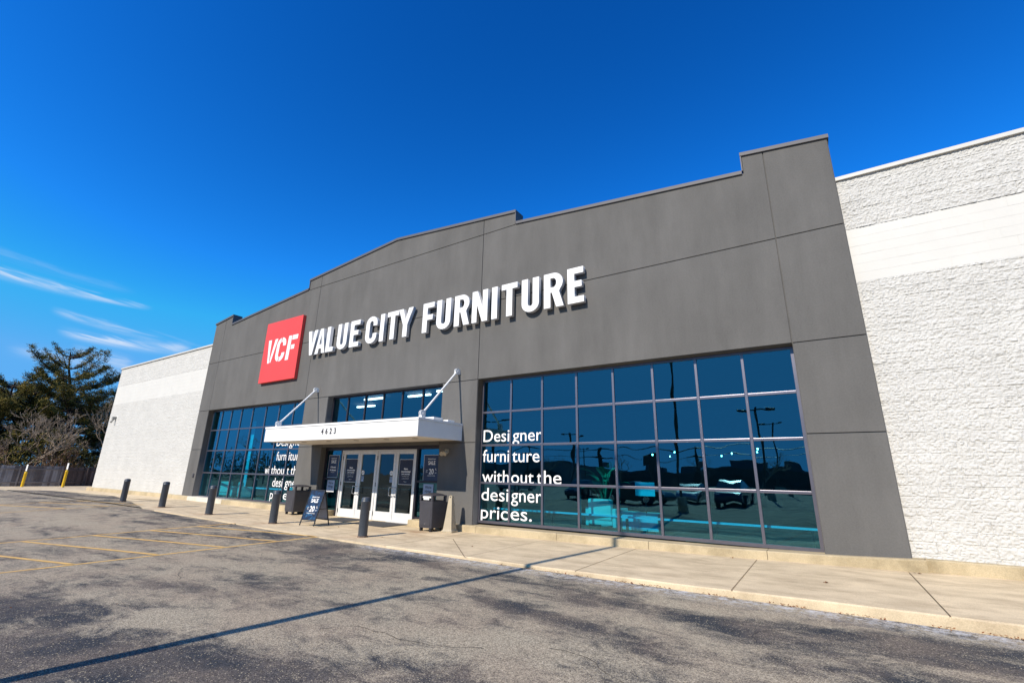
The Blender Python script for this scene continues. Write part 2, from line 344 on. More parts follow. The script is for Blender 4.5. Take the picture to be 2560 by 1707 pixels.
def line_paint():
    M = mat('worn_yellow_paint', lin(216, 174, 98), .85, var=.14, vscale=7); t = M.node_tree; b = t.nodes['Principled BSDF']
    tcn = N(t, 'ShaderNodeTexCoord'); n = N(t, 'ShaderNodeTexNoise'); n.inputs['Scale'].default_value = 55; n.inputs['Detail'].default_value = 5; n.inputs['Roughness'].default_value = .8
    t.links.new(tcn.outputs['Object'], n.inputs[0])
    n2 = N(t, 'ShaderNodeTexNoise'); n2.inputs['Scale'].default_value = 2.; n2.inputs['Detail'].default_value = 6; t.links.new(tcn.outputs['Object'], n2.inputs[0])
    mr = N(t, 'ShaderNodeMapRange'); mr.inputs[1].default_value = .57; mr.inputs[2].default_value = .68
    t.links.new(math_(t, 'ADD', math_(t, 'MULTIPLY', n.outputs[0], .75), math_(t, 'MULTIPLY', n2.outputs[0], .36)), mr.inputs[0])
    mm = N(t, 'ShaderNodeMix', data_type='RGBA'); t.links.new(mr.outputs[0], mm.inputs[0]); t.links.new(b.inputs['Base Color'].links[0].from_socket, mm.inputs[6])
    mm.inputs[7].default_value = lin(184, 156, 112); t.links.new(mm.outputs[2], b.inputs['Base Color']); return M
M_line = line_paint()

def glass(name, tint=(.10, .72, .84), base=.19, blue=(.30, .82, 1.0), wav=1.):
    M = bpy.data.materials.new(name); M.use_nodes = True; t = M.node_tree; t.nodes.clear()
    tcn = N(t, 'ShaderNodeTexCoord'); mp = N(t, 'ShaderNodeMapping'); mp.inputs['Scale'].default_value = (1, 1, .8); t.links.new(tcn.outputs['Object'], mp.inputs[0])
    n = N(t, 'ShaderNodeTexNoise'); n.inputs['Scale'].default_value = .9; n.inputs['Detail'].default_value = 1.5; t.links.new(mp.outputs[0], n.inputs[0])
    bp = N(t, 'ShaderNodeBump'); bp.inputs['Strength'].default_value = 1; bp.inputs['Distance'].default_value = .0085*wav; t.links.new(n.outputs[0], bp.inputs['Height'])
    tr = N(t, 'ShaderNodeBsdfTransparent'); tr.inputs[0].default_value = (*tint, 1)
    gl = N(t, 'ShaderNodeBsdfGlossy'); gl.inputs[0].default_value = (*blue, 1); gl.inputs['Roughness'].default_value = 0; t.links.new(bp.outputs[0], gl.inputs['Normal'])
    lw = N(t, 'ShaderNodeLayerWeight'); lw.inputs[0].default_value = .5
    fac = math_(t, 'ADD', base, math_(t, 'MULTIPLY', math_(t, 'POWER', lw.outputs['Facing'], 3.2), .75))
    mi = N(t, 'ShaderNodeMixShader'); t.links.new(fac, mi.inputs[0]); t.links.new(tr.outputs[0], mi.inputs[1]); t.links.new(gl.outputs[0], mi.inputs[2])
    o = N(t, 'ShaderNodeOutputMaterial'); t.links.new(mi.outputs[0], o.inputs[0]); return M
M_glass = glass('teal_tinted_glass')
M_cglass = glass('upper_glass', (.42, .66, .72), .17, (.3, .82, 1.0))
M_dglass = glass('door_glass', (.30, .55, .56), .07, (.7, .9, 1.))

# ------------------------------------------------------------------ ground
def sheet(name, xs, ys, zf, m_, attrs=None, label=None):
    nx, ny = len(xs), len(ys)
    v = [(x, y, zf(x, y)) for y in ys for x in xs]
    f = [(j*nx+i, j*nx+i+1, (j+1)*nx+i+1, (j+1)*nx+i) for j in range(ny-1) for i in range(nx-1)]
    me = bpy.data.meshes.new(name); me.from_pydata(v, [], f); me.materials.append(m_)
    for k, fn in (attrs or {}).items():
        a = me.attributes.new(k, 'FLOAT', 'POINT'); a.data.foreach_set('value', [fn(q[0], q[1]) for q in v])
    o = bpy.data.objects.new(name, me); COL.objects.link(o); tag(o, kind='structure'); return o
M_dirt = mat('dry_verge', lin(120, 108, 82), .95, var=.25, vscale=.6, bump=.6, bscale=8)
g = MB(); g.add([(-2500, -2500, -.12), (2500, -2500, -.12), (2500, 2500, -.12), (-2500, 2500, -.12)], [(0, 1, 2, 3)]); tag(g.build('ground', M_dirt), kind='structure')
# dark stains: (x, y, rx, ry, angle deg, strength)
stains = [(-8.6, -9.9, 1.3, .55, 15, 1.0), (-7.5, -9.55, .5, .3, 25, .6), (-6.7, -10.15, 1.3, .4, 20, .85), (-5.7, -10.3, 1.8, .55, 18, .9), (-5.1, -9.4, 1.6, .35, 14, .6), (-3.9, -9.1, 1.6, .45, 22, .55), (-4.2, -8.2, 1.0, .3, 18, .3), (-8.6, -8.4, .8, .35, 15, .65), (-7.3, -7.0, 1.0, .22, 0, .35),
          (-6.85, -9.2, .75, .25, 22, -1.3), (-6.3, -8.6, 1.2, .25, 18, -.5), (-3.0, -7.4, 1.8, .5, 12, -.5), (-9.5, -6.9, 1.6, .4, 15, -.4), (-14.4, -9.6, 1.6, .5, 10, .6),
          (-13.6, -8.2, 1.3, .35, 15, .5), (-13.8, -6.7, 1.3, .3, 15, .4), (-13.8, -5.2, 1.4, .35, 14, .6), (-13.0, -4.3, 1.1, .25, 12, .6), (-15.6, -3.9, 1.4, .22, -4, .7), (-18.2, -4.1, 1.8, .25, -6, .8), (-20.8, -3.9, 1.4, .2, 0, .6), (-17.9, -5.25, 1.0, .16, 0, .9), (-22, -6.5, 4, .8, 0, -.5), (-19, -8.5, 3, .8, 0, -.4),
          (-10.1, -4.2, .7, .25, -15, .7), (-9.4, -5.0, .9, .35, -10, .75), (-7.5, -4.3, .7, .16, -10, 1.0), (-6.7, -4.55, .7, .16, -15, .9), (-5.6, -4.5, 1.2, .18, 0, .6), (-4.4, -4.6, 1.4, .2, 0, .5),
          (-4.6, -5.8, .9, .16, -25, .6), (-3.6, -6.12, .9, .18, -8, .95), (-2.5, -6.32, .8, .16, -8, .8), (-1.6, -6.8, .7, .22, -30, .5), (-2.4, -5.1, 1.3, .25, 0, .65), (-1.0, -5.4, 1.0, .3, -8, .9), (-.2, -4.75, 1.2, .2, 8, .8), (.6, -5.0, .9, .3, 5, 1.0), (1.3, -4.4, .9, .2, 5, 1.1), (1.5, -5.2, 1.0, .3, 0, .95), (1.3, -6.2, 1.4, .4, -5, .5), (-2.0, -4.55, 1.4, .1, 3, -.7), (.3, -4.3, 1.0, .08, 8, -.5),
          (-3.0, -8.3, .35, .3, 0, .6),
          (-36, -3.2, 5, .45, 3, 1.1), (-30.5, -4.2, 3, .25, 6, .8), (-27, -5.3, 2.5, .22, 0, .4), (-33, -2.2, 3, .35, 8, 1.1), (-39, -2.2, 4, .5, 0, .9)]
def dark(x, y):
    s = 0
    for (a, b_, rx, ry, an, st) in stains:
        dx, dy = x-a, y-b_; c, q = math.cos(R(an)), math.sin(R(an)); u = (dx*c+dy*q)/rx; w = (-dx*q+dy*c)/ry
        s += st*math.exp(-(u*u+w*w))
    return max(-.8, min(1.2, s))
def salt(x, y): return .9*math.exp(-((y-KY+.1)/.3)**2) if -9.5 < x < 3 else 0
xs = [-53.5+i*.3 for i in range(112)]; xs += [xs[-1]+(i+1)*.15 for i in range(170)]; xs += [6, 8, 12, 20, 40, 80]
ys = [-120, -80, -60, -45, -35, -28, -22, -18, -15]+[-13+i*.15 for i in range(64)]
def azz(x, y):
    if y > KY+.05 and x > -22: return az_(x, KY)-.10-.02     # tucked under the pavement
    return az_(x, y)
parking = sheet('parking_lot', xs, ys, azz, M_asph, {'dark': dark, 'salt': salt})
# second apron of asphalt north of the kerb line, west of the pavement
def edge_y(x):   # front edge of the pavement
    return interp(x, [-46.5, -44.7, -42.5, -38.8, -33, -28, -22.9, 8], [-3.9, -3.45, -2.0, -1.45, -1.35, -2.35, -3.55, KY])
xs2 = [-53.5+i*.3 for i in range(104)]
sheet('driveway', xs2, [-3.4+i*.15 for i in range(20)], lambda x, y: az_(x, y)+.003 if y < edge_y(x)+.25 else az_(x, y)-.05, M_asph, {'dark': dark, 'salt': lambda x, y: 0})

# pavement: strip mesh following the edge, with a real kerb face; joints are real grooves
def pavement():
    joints = [-11.6, -9.0, -6.53, -4.0, -1.39, 1.1, 3.6]
    xs_ = sorted(set([round(-52+i*.4, 3) for i in range(140)]+[q for j in joints for q in (j-.012, j-.006, j+.006, j+.012)]))
    v = []; f = []; cols = 14
    for x in xs_:
        e = edge_y(x) if x > -46.5 else -3.9
        top = gz(x)
        grv = -.012 if any(abs(x-j) < .008 for j in joints) else 0
        if x < -45.0: e2 = -3.9
        k = -.2
        lip = .02 if x > -9 else .003
        ylist = [e, e+.003, e+lip, e+.035]+[e+.035+(2.5-(e+.035))*(i+1)/10 for i in range(10)]
        zlist = [k, top-lip, top-.003, top]+[top]*10
        for yy, zz in zip(ylist, zlist): v.append((x, yy, zz+grv))
    n = len(xs_)
    for i in range(n-1):
        for j in range(cols-1): a = i*cols+j; f.append((a, a+cols, a+cols+1, a+1))
    me = bpy.data.meshes.new('sidewalk'); me.from_pydata(v, [], f); me.materials.append(M_conc)
    bol = [(-10.61, -2.92), (-15.11, -2.79), (-19.07, -2.9), (-23.27, -2.83), (-27.56, -2.78)]
    a = me.attributes.new('rust', 'FLOAT', 'POINT')
    def rust(x, y):
        s = 0
        for bx, by in bol: s += math.exp(-((x-bx+.12)/.34)**2-((y-by+.07)/.2)**2)
        s += .8*math.exp(-((x+10.6)/1.4)**2-((y+1.5)/.5)**2)*.5+.4*math.exp(-((x+17.3)/.8)**2-((y+.9)/.3)**2)+.5*math.exp(-((x+10.2)/.7)**2-((y+.95)/.2)**2)
        return min(1, s)
    a.data.foreach_set('value', [rust(q[0], q[1]) for q in v])
    o = bpy.data.objects.new('sidewalk', me); COL.objects.link(o); tag(o, kind='structure')
pavement()
# narrow saw-cut joints lying along the pavement
jt = MB()
def strip(mb, p, q, w, dz, zf):
    p = Vector(p); q = Vector(q); d = (q-p).normalized(); nn = Vector((-d.y, d.x))*w/2; L = (q-p).length; k = max(1, int(L/.5))
    vs = []
    for i in range(k+1):
        c = p+(q-p)*i/k
        for s_ in (1, -1): e = c+nn*s_; vs.append((e.x, e.y, zf(e.x, e.y)+dz))
    mb.add(vs, [(2*i, 2*i+1, 2*i+3, 2*i+2) for i in range(k)])
G2 = lambda x, y: gz(x)
for j in (-4.0, -1.39, 1.1, -9.0, -11.6): strip(jt, (j, KY+.03), (j, -.25), .011, .003, G2)
strip(jt, (-8.56, -1.62), (-6.54, -3.66), .02, .003, G2); strip(jt, (-8.56, -1.62), (-13.5, -1.62), .010, .003, G2); strip(jt, (-16.2, -1.65), (-24, -1.7), .010, .003, G2)
for j in (-14.0, -16.6, -19.2, -21.8, -24.4, -27): strip(jt, (j, -3.3), (j, -.3), .012, .003, G2)
for i in range(22):
    x = -31.4+i*.17; strip(jt, (x, -2.05+.02*i), (x+.03, -1.75+.03*i), .045, .004, G2)
jt_o = jt.build('sidewalk_joints', mat('joint_dirt', lin(118, 102, 80), .95, var=.2)); tag(jt_o, kind='structure')
# low concrete curb against the building, in cast lengths
def curb(x0, x1, yf, m_=M_curb, ret=None):
    xs_ = list(np.arange(x0, x1, .5))+[x1]; v = []; f = []
    for x in xs_:
        t_ = curbz(x); b_ = gz(x)-.1
        v += [(x, yf, b_), (x, yf+.004, t_-.02), (x, yf+.02, t_), (x, .62, t_), (x, .62, b_)]
    for i in range(len(xs_)-1):
        for j in range(4): a = i*5+j; f.append((a, a+1, a+6, a+5))
    f.append((0, 1, 2, 3, 4)); n = len(v); f.append((n-1, n-2, n-3, n-4, n-5)); mb = MB(); mb.add(v, f); return mb
cm = MB()
def join(a, b_): a.add(b_.v, b_.f)
for x0, x1 in ((-28.9, -27.35), (-23.9, -20.6), (-20.59, -18.0), (-17.99, -16.1), (-11.72, -8.9), (-8.89, -6.2), (-6.19, -3.72), (-3.71, -1.2), (-1.19, 1.39)): join(cm, curb(x0, x1, -.17))
join(cm, curb(1.402, 3.8, -.05)); join(cm, curb(3.81, 8, -.05))
for x0, x1 in ((-42.3, -38), (-37.99, -33.5), (-33.49, -28.91)): join(cm, curb(x0, x1, -.05))
tag(cm.build('concrete_curb', M_curb), kind='structure')
tag(curb(-27.34, -23.91, -.172).build('concrete_curb', M_curbw), kind='structure')
# yellow parking lines
def azl(x, y): return az_(x, y)
ln = MB()
for i, (p, q) in enumerate([((-11.6, -3.62), (-11.6, -20)), ((-15.9, -3.5), (-15.9, -20)), ((-25.05, -2.95), (-25.05, -9)), ((-29.4, -3.4), (-29.4, -9))]): strip(ln, p, q, .095, .004, azl)
for y in (-4.68, -5.88, -7.12, -8.42, -9.75, -11.1): strip(ln, (-15.83, y), (-11.67, y+1.12), .10, .0065, azl)
for y in (-3.95, -6.55, -5.2): strip(ln, (-29.33, y), (-25.12, y+1.15), .11, .0065, azl)
tag(ln.build('parking_markings', M_line), kind='structure')
# hairline cracks in the asphalt
ck = MB(); q = random.Random(31)
for x, yv, a, L in [(-7.5, -6.0, .3, 3.2), (-2.6, -7.2, -.2, 2.6), (-.6, -5.9, 2.6, 2.2), (-12.6, -6.2, 1.2, 3.0), (-5.0, -8.2, .9, 2.2), (-19, -6.8, .2, 5), (-9.8, -7.6, -.5, 2.4), (-8.8, -4.4, -.1, 2.8)]:
    p = Vector((x, yv)); n_ = int(L/.14)
    for i in range(n_):
        a += q.uniform(-.55, .55); p2 = p+Vector((math.cos(a), math.sin(a)))*.14; a = a*.86+.14*q.uniform(-.4, .4)
        strip(ck, p, p2, q.uniform(.003, .009), .0035, azl); p = p2
tag(ck.build('asphalt_cracks', mat('crack_dirt', lin(44, 42, 42), .95, var=.2)), kind='structure')
# rubber mats by the doors
mt = MB().box(-15.6, -14.0, -.95, .12, .02, .035); o = mt.build('door_mat', M_grate); tag(o, 'dark mat on the pavement before the left pair of doors', 'door mat', 'mats before the doors')
mt = MB().box(-13.7, -11.95, -1.0, .12, .004, .02); o = mt.build('door_mat', M_grate); tag(o, 'dark mat on the pavement before the right pair of doors', 'door mat', 'mats before the doors')

# ------------------------------------------------------------------ the store
store = empty('store_building', (-13.6, 0, 0)); store.location = (0, 0, 0)
tag(store, 'low dark grey stucco furniture store with white block side wings', 'building')
XL, XR, J3, J2, J1, JU = -28.4, 1.22, 2.66, 4.71, 7.38, 10.07
WL, WE, WR = (-27.27, -18.66), (-17.06, -10.70), (-9.17, -.16)
PKX, SL = -13.70, .095
def ridge(x): return 11.13-SL*abs(x-PKX)-(0 if abs(x-PKX) < 5.92 else .46)
xa, xb = -19.6, -7.8; ea, eb = -26.57, -.66
outline = [(XL, -.1), (XR, -.1), (XR, 9.74), (eb, 9.98), (eb, ridge(eb)), (xb+.001, ridge(xb+.1)), (xb, ridge(xb)), (PKX, 11.13), (xa, ridge(xa)), (xa-.001, ridge(xa-.1)), (ea, ridge(ea)), (ea, 9.98), (XL, 9.74)]
rect = lambda a, b_, c, d: [(a, c), (b_, c), (b_, d), (a, d)]
def ring(a, b_, c, d): return rect(a, b_, c, d)
curve_mesh('wall', [outline, ring(*WL, .16, J2), ring(*WR, .16, J2), ring(*WE, 3.2, J2), ring(*WE, -.05, 2.62)], .028, .40, M_fac, store)
def inset(poly, d):
    n = len(poly); out = []
    for i in range(n):
        p0, p1, p2 = Vector(poly[i-1]), Vector(poly[i]), Vector(poly[(i+1) % n])
        a = (p1-p0).normalized(); b_ = (p2-p1).normalized(); na = Vector((-a.y, a.x)); nb = Vector((-b_.y, b_.x))
        den = 1+na.dot(nb)
        q = p1+(na+nb)*(d/den) if den > .1 else p1+na*d
        out.append((q.x, q.y))
    return out
def panels():
    P = []
    b_ = -.08
    for a, c in ((XL, WL[0]), (WR[1], XR)):
        P += [rect(a, c, b_, J3), rect(a, c, J3, J2), rect(a, c, J2, J1)]
    P.append([(XL, J1), (WL[0], J1), (WL[0], 9.74+(WL[0]-XL)*.131), (XL, 9.74)])
    P.append([(WR[1], J1), (XR, J1), (XR, 9.74), (WR[1], 9.74+(XR-WR[1])*.128)])
    for a, c in (WL[0], -18.70), (-18.70, WR[0]), (WR[0], WR[1]): P.append(rect(a, c, J2, J1))
    P.append([(WL[0], J1), (-18.70, J1), (-18.70, JU), (xa, JU), (xa, ridge(xa-.1)), (ea, ridge(ea)), (ea, 9.98), (WL[0], 9.89)])
    P.append([(xa, JU), (-18.70, JU), (-18.70, ridge(-18.70)), (xa, ridge(xa))])
    P.append(rect(-18.70, WR[0], J1, JU))
    P.append([(-18.70, JU), (WR[0], JU), (WR[0], ridge(WR[0])), (PKX, 11.13), (-18.70, ridge(-18.70))])
    P.append([(WR[0], JU), (xb, JU), (xb, ridge(xb)), (WR[0], ridge(WR[0]))])
    P.append([(WR[0], J1), (WR[1], J1), (WR[1], 9.92), (eb, 9.98), (eb, ridge(eb)), (xb, ridge(xb+.1)), (xb, JU), (WR[0], JU)])
    for a, c in ((WL[1], WE[0]), (WE[1], WR[0])): P += [rect(a, c, b_, J3), rect(a, c, J3, J2)]
    P.append(rect(*WE, 2.62, 3.2))
    mb = MB()
    for i, p in enumerate(P):
        A = inset(p, .009); B = inset(p, .016); n = len(A)
        y0 = 0.; 
        v = [(q[0], .0295, q[1]) for q in A]+[(q[0], y0+.007, q[1]) for q in A]+[(q[0], y0, q[1]) for q in B]
        f = [tuple(range(n, 2*n))[::-1]] if False else []
        f += [tuple(range(2*n, 3*n))]+[(j, (j+1) % n, n+(j+1) % n, n+j) for j in range(n)]+[(n+j, n+(j+1) % n, 2*n+(j+1) % n, 2*n+j) for j in range(n)]+[tuple(range(n))[::-1]]
        mb.add(v, f)
    mb.build('stucco_panels', M_fac, store)
panels()
cp = MB()
def coping(x0, z0, x1, z1, y0=-.045, y1=.46, t_=.10, mb=None):
    (mb or cp).prism([(x0, z0-.035), (x1, z1-.035), (x1, z1+t_-.035), (x0, z0+t_-.035)], y0, y1)
coping(XL-.03, 9.735, ea+.03, 9.985); coping(eb-.03, 9.985, XR+.03, 9.735)
coping(ea+.031, ridge(ea+.03), xa-.031, ridge(xa-.03)); coping(xb+.031, ridge(xb+.03), eb-.031, ridge(eb-.03))
coping(xa-.03, ridge(xa), PKX, 11.13); coping(PKX, 11.13, xb+.03, ridge(xb))
for x, z0, z1, s_ in ((ea, ridge(ea)+.066, 9.95, 1), (eb, ridge(eb)+.066, 9.95, -1), (xa, ridge(xa-.1)+.066, ridge(xa)-.036, -1), (xb, ridge(xb+.1)+.066, ridge(xb)-.036, 1)):
    cp.box(min(x-.002*s_, x+.028*s_), max(x-.002*s_, x+.028*s_), -.03, .44, z0, z1)
cp.build('coping', M_cop, store)
bt = MB().box(-28.3, 1.1, .4, .75, 8.2, 9.2).build('parapet_back', M_fac, store)

# white split-face block wings
def block_wall(x0, x1, z0, z1, dx, dz, y, seed, amp):
    rs = np.random.RandomState(seed)
    nx = int((x1-x0)/dx)+1; nzv = int((z1-z0)/dz)+1
    X = np.linspace(x0, x1, nx); Z = np.linspace(z0, z1, nzv); XX, ZZ = np.meshgrid(X, Z)
    H = np.zeros_like(XX)
    def vn(sc, sx=1.):
        gx = XX/sc/sx; gz_ = ZZ/sc; ix = np.floor(gx).astype(int); iz = np.floor(gz_).astype(int); fx = gx-ix; fz = gz_-iz
        fx = fx*fx*(3-2*fx); fz = fz*fz*(3-2*fz)
        T = rs.rand(512, 512); g_ = lambda a, b_: T[a % 512, b_ % 512]
        return (g_(ix, iz)*(1-fx)+g_(ix+1, iz)*fx)*(1-fz)+(g_(ix, iz+1)*(1-fx)+g_(ix+1, iz+1)*fx)*fz
    n = .22*np.abs(vn(.11, 1.1)*2-1)+.36*np.abs(vn(.058)*2-1)+.46*vn(.03)+.12*vn(.22, 1.2)
    ch, cw = .2032, .4064
    row = np.floor(ZZ/ch).astype(int); bx = XX/cw+.5*(row % 2); bi = np.floor(bx).astype(int)
    T = rs.rand(64, 256); off = T[row % 64, bi % 256]; sl1 = rs.rand(64, 256)[row % 64, bi % 256]-.5; sl2 = rs.rand(64, 256)[row % 64, bi % 256]-.5
    fz = ZZ/ch-row; fx = bx-bi
    ez = np.minimum(fz, 1-fz)*ch; ex = np.minimum(fx, 1-fx)*cw
    j = np.clip(np.minimum(ez/.011, ex/.011), 0, 1)
    H = amp*(.42+j*(-.34+.14*off+1.15*n+.35*sl1*(fx-.5)+.5*sl2*(fz-.5)))
    P = np.stack([XX, y-H, ZZ], -1).reshape(-1, 3)
    f = [(b_*nx+a, b_*nx+a+1, (b_+1)*nx+a+1, (b_+1)*nx+a) for b_ in range(nzv-1) for a in range(nx-1)]
    return P.tolist(), f
def wing(x0, x1, d, amp, seed):
    W_ = empty('side_wall') if False else store
    for za, zb in ((.30, 5.95), (7.26, 8.56)):
        v, f = block_wall(x0, x1, za, zb, d, d, .15, seed, amp); mb = MB(); mb.add(v, f); mb.build('split_face_wall', M_white, store)
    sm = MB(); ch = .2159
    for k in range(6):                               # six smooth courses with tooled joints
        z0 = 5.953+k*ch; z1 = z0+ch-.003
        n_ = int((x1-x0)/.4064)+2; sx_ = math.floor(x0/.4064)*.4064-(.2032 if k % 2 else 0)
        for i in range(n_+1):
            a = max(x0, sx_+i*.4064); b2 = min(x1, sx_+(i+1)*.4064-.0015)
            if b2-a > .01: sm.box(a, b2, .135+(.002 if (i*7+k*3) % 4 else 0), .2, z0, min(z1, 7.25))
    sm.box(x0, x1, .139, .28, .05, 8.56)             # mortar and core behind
    sm.build('smooth_block_band', M_smooth_lit, store)
    c = MB(); c.box(x0-(.05 if x0 < -30 else 0), x1, .065, .6, 8.54, 8.63); c.build('coping', M_wcop, store)
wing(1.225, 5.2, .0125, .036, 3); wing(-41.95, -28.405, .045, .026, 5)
for q_ in ((-41.95, -41.75, .285, 40, .05, 8.55), (8.0, 8.2, .285, 40, .05, 8.55), (5.2, 8.2, .13, .284, .05, 8.5), (-41.7, 7.95, 39.5, 40, .05, 8.5)): MB().box(*q_).build('outer_wall', M_white, store)
mb = MB().box(-41.74, 7.99, .76, 39.4, 8.0, 8.25); mb.build('roof', M_iwall, store)

# interior shell
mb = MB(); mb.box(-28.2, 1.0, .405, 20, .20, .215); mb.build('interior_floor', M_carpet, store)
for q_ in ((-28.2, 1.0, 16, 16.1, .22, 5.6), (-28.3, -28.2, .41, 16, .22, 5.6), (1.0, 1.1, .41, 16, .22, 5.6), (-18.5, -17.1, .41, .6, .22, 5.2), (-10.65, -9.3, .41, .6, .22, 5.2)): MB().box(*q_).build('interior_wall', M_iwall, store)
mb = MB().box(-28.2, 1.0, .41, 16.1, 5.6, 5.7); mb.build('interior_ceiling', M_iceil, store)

def window(name, x0, x1, z0, z1, cols, rows, fr=M_frame, gl=M_glass, y=.30, w=.065, label=None):
    mb = MB()
    o_ = .05
    mb.box(x0+.004, x0+o_+.02, y-.035, y+.08, z0, z1-.004); mb.box(x1-o_-.02, x1-.004, y-.035, y+.08, z0, z1-.004)
    mb.box(x0+o_+.02, x1-o_-.02, y-.035, y+.08, z1-.07, z1-.004); mb.box(x0+o_+.02, x1-o_-.02, y-.04, y+.08, z0, z0+.075)
    for c in cols: mb.bbox(c-w/2, c+w/2, y-.032, y+.078, z0+.076, z1-.071, .006)
    edges = [x0+o_+.02]+[e for c in cols for e in (c-w/2, c+w/2)]+[x1-o_-.02]
    for r in rows:
        for i in range(0, len(edges), 2): mb.bbox(edges[i]+.001, edges[i+1]-.001, y-.030, y+.076, r-w/2, r+w/2, .006)
    fo = mb.build(name, fr, store)
    g_ = MB(); cc = [x0+o_]+list(cols)+[x1-o_]; rr = [z0+.05]+list(rows)+[z1-.05]
    for i in range(len(cc)-1):
        for j in range(len(rr)-1):
            ta, tb = rnd.uniform(-.0022, .0022), rnd.uniform(-.0016, .0016)
            g_.add([(cc[i], y-ta-tb, rr[j]), (cc[i+1], y+ta-tb, rr[j]), (cc[i+1], y+ta+tb, rr[j+1]), (cc[i], y-ta+tb, rr[j+1])], [(0, 1, 2, 3)])
    g_.build('pane', gl, fo); return fo
wr = window('window', *WR, .25, J2, [-8.02, -6.885, -5.73, -4.60, -3.48, -2.36, -1.265], [1.43, 2.58, 3.63])
wl = window('window', *WL, .30, J2, [-26.31, -25.37, -24.38, -23.33, -22.15, -21.03, -19.87], [1.50, 2.61, 3.66])
wc = window('window', *WE, 3.42, J2, [-16.06, -15.01, -13.96, -12.93, -11.88], [], M_dframe, M_cglass)
# vinyl lettering on the big panes (real applied film, 1.5 mm)
def lettering(L, parent):
    for s_, x, w_, z in L:
        mb = MB(); add_text(mb, s_, .545, x, .285, z, .0008, 'LEFT', 1, .001, fitw=w_); mb.build('lettering', M_vinyl, parent)
lettering([("Desi", -9.06, 1.0, 2.69), ("gner", -7.935, 1.045, 2.69), ("furni", -9.06, 1.01, 2.065), ("ture", -7.94, .965, 2.065), ("with", -9.06, 1.02, 1.44), ("out", -7.96, .79, 1.44), ("t", -7.06, .16, 1.445), ("he", -6.825, .57, 1.45),
           ("desi", -9.06, 1.01, .91), ("gner", -7.95, 1.06, .92), ("pric", -9.06, 1.0, .385), ("es.", -7.96, .735, .40)], wr)
lettering([("Desi", -20.82, .89, 2.75), ("gner", -19.81, 1.05, 2.75), ("furn", -20.67, .75, 2.12), ("iture", -19.72, 1.0, 2.12), ("wi", -21.44, .33, 1.51), ("thou", -20.93, 1.0, 1.51), ("t", -19.71, .15, 1.51), ("the", -19.42, .70, 1.51),
           ("desi", -20.68, .76, .99), ("gner", -19.72, 1.0, 1.0), ("pric", -20.72, .80, .47), ("es.", -19.72, .75, .48)], wl)

# ------------------------------------------------------------------ entrance
ent = MB(); y = .30
ent.box(WE[0]+.003, WE[1]-.003, y-.08, y+.1, 2.50, 2.618)           # head
ent.box(-16.06, -15.975, y-.07, y+.08, .02, 2.498); ent.box(-11.925, -11.84, y-.07, y+.08, .02, 2.498)
ent.box(WE[0]+.003, WE[0]+.07, y-.07, y+.08, .12, 2.498); ent.box(WE[1]-.07, WE[1]-.003, y-.07, y+.08, .12, 2.498)
for a, b_ in ((WE[0]+.071, -16.061), (-11.839, WE[1]-.071)):
    ent.box(a, b_, y-.06, y+.07, .12, .26); ent.box(a, b_, y-.06, y+.07, 1.37, 1.44)
ent.build('entrance_frame', M_dframe, store)
for a, b_ in ((WE[0]+.05, -16.05), (-11.85, WE[1]-.05)):
    g_ = MB(); g_.add([(a, y, .2), (b_, y, .2), (b_, y, 2.52), (a, y, 2.52)], [(0, 1, 2, 3)]); g_.build('side_pane', M_glass, store)
df = MB(); df.box(-15.974, -15.93, y-.075, y+.07, .01, 2.46); df.box(-11.97, -11.926, y-.075, y+.07, .01, 2.46); df.box(-15.974, -11.926, y-.076, y+.07, 2.461, 2.499); df.box(-13.965, -13.935, y-.07, y+.07, .01, 2.46)
df.box(-15.95, -11.95, y-.10, y+.1, -.02, .012); df.build('door_frame', M_door, store)
def leaf(x0, x1, hs_):
    mb = MB(); t_ = .115; a, b_ = x0+.006, x1-.006
    mb.bbox(a, a+t_, y-.04, y+.02, .02, 2.455, .004); mb.bbox(b_-t_, b_, y-.04, y+.02, .02, 2.455, .004)
    mb.box(a+t_, b_-t_, y-.038, y+.018, .02, .33); mb.box(a+t_, b_-t_, y-.038, y+.018, 2.34, 2.455)
    d = mb.build('door', M_door, store)
    g_ = MB(); g_.add([(a+t_-.01, y-.005, .32), (b_-t_+.01, y-.005, .32), (b_-t_+.01, y-.005, 2.35), (a+t_-.01, y-.005, 2.35)], [(0, 1, 2, 3)]); g_.build('pane', M_dglass, d)
    hx = (b_-.05) if hs_ > 0 else (a+.05); ix = hx-hs_*.13
    hb = MB(); hb.path([(hx, y-.04, 1.16), (hx, y-.09, 1.17), (ix, y-.10, 1.17), (ix, y-.10, .90), (hx, y-.09, .88), (hx, y-.04, .87)], .014, 8); hb.lathe([(.03, 0), (.03, .02)], (hx, y-.045, .86), 12)
    hb.build('handle', M_steel, d)
    pb = MB(); pb.tube((a+t_, y+.06, 1.12), (b_-t_, y+.06, 1.12), .012, n=6); pb.build('push_bar', M_steel, d)
    x = a-.0 if hs_ > 0 else b_
    for z in (.25, 1.25, 2.2): MB().tube((x, y-.045, z-.07), (x, y-.045, z+.07), .014, n=8).build('hinge', M_black, d)
for i, s_ in ((0, 1), (1, -1), (2, 1), (3, -1)): leaf(-15.93+i*.99+(.01 if i > 1 else 0), -15.93+(i+1)*.99+(.01 if i > 1 else 0), s_)

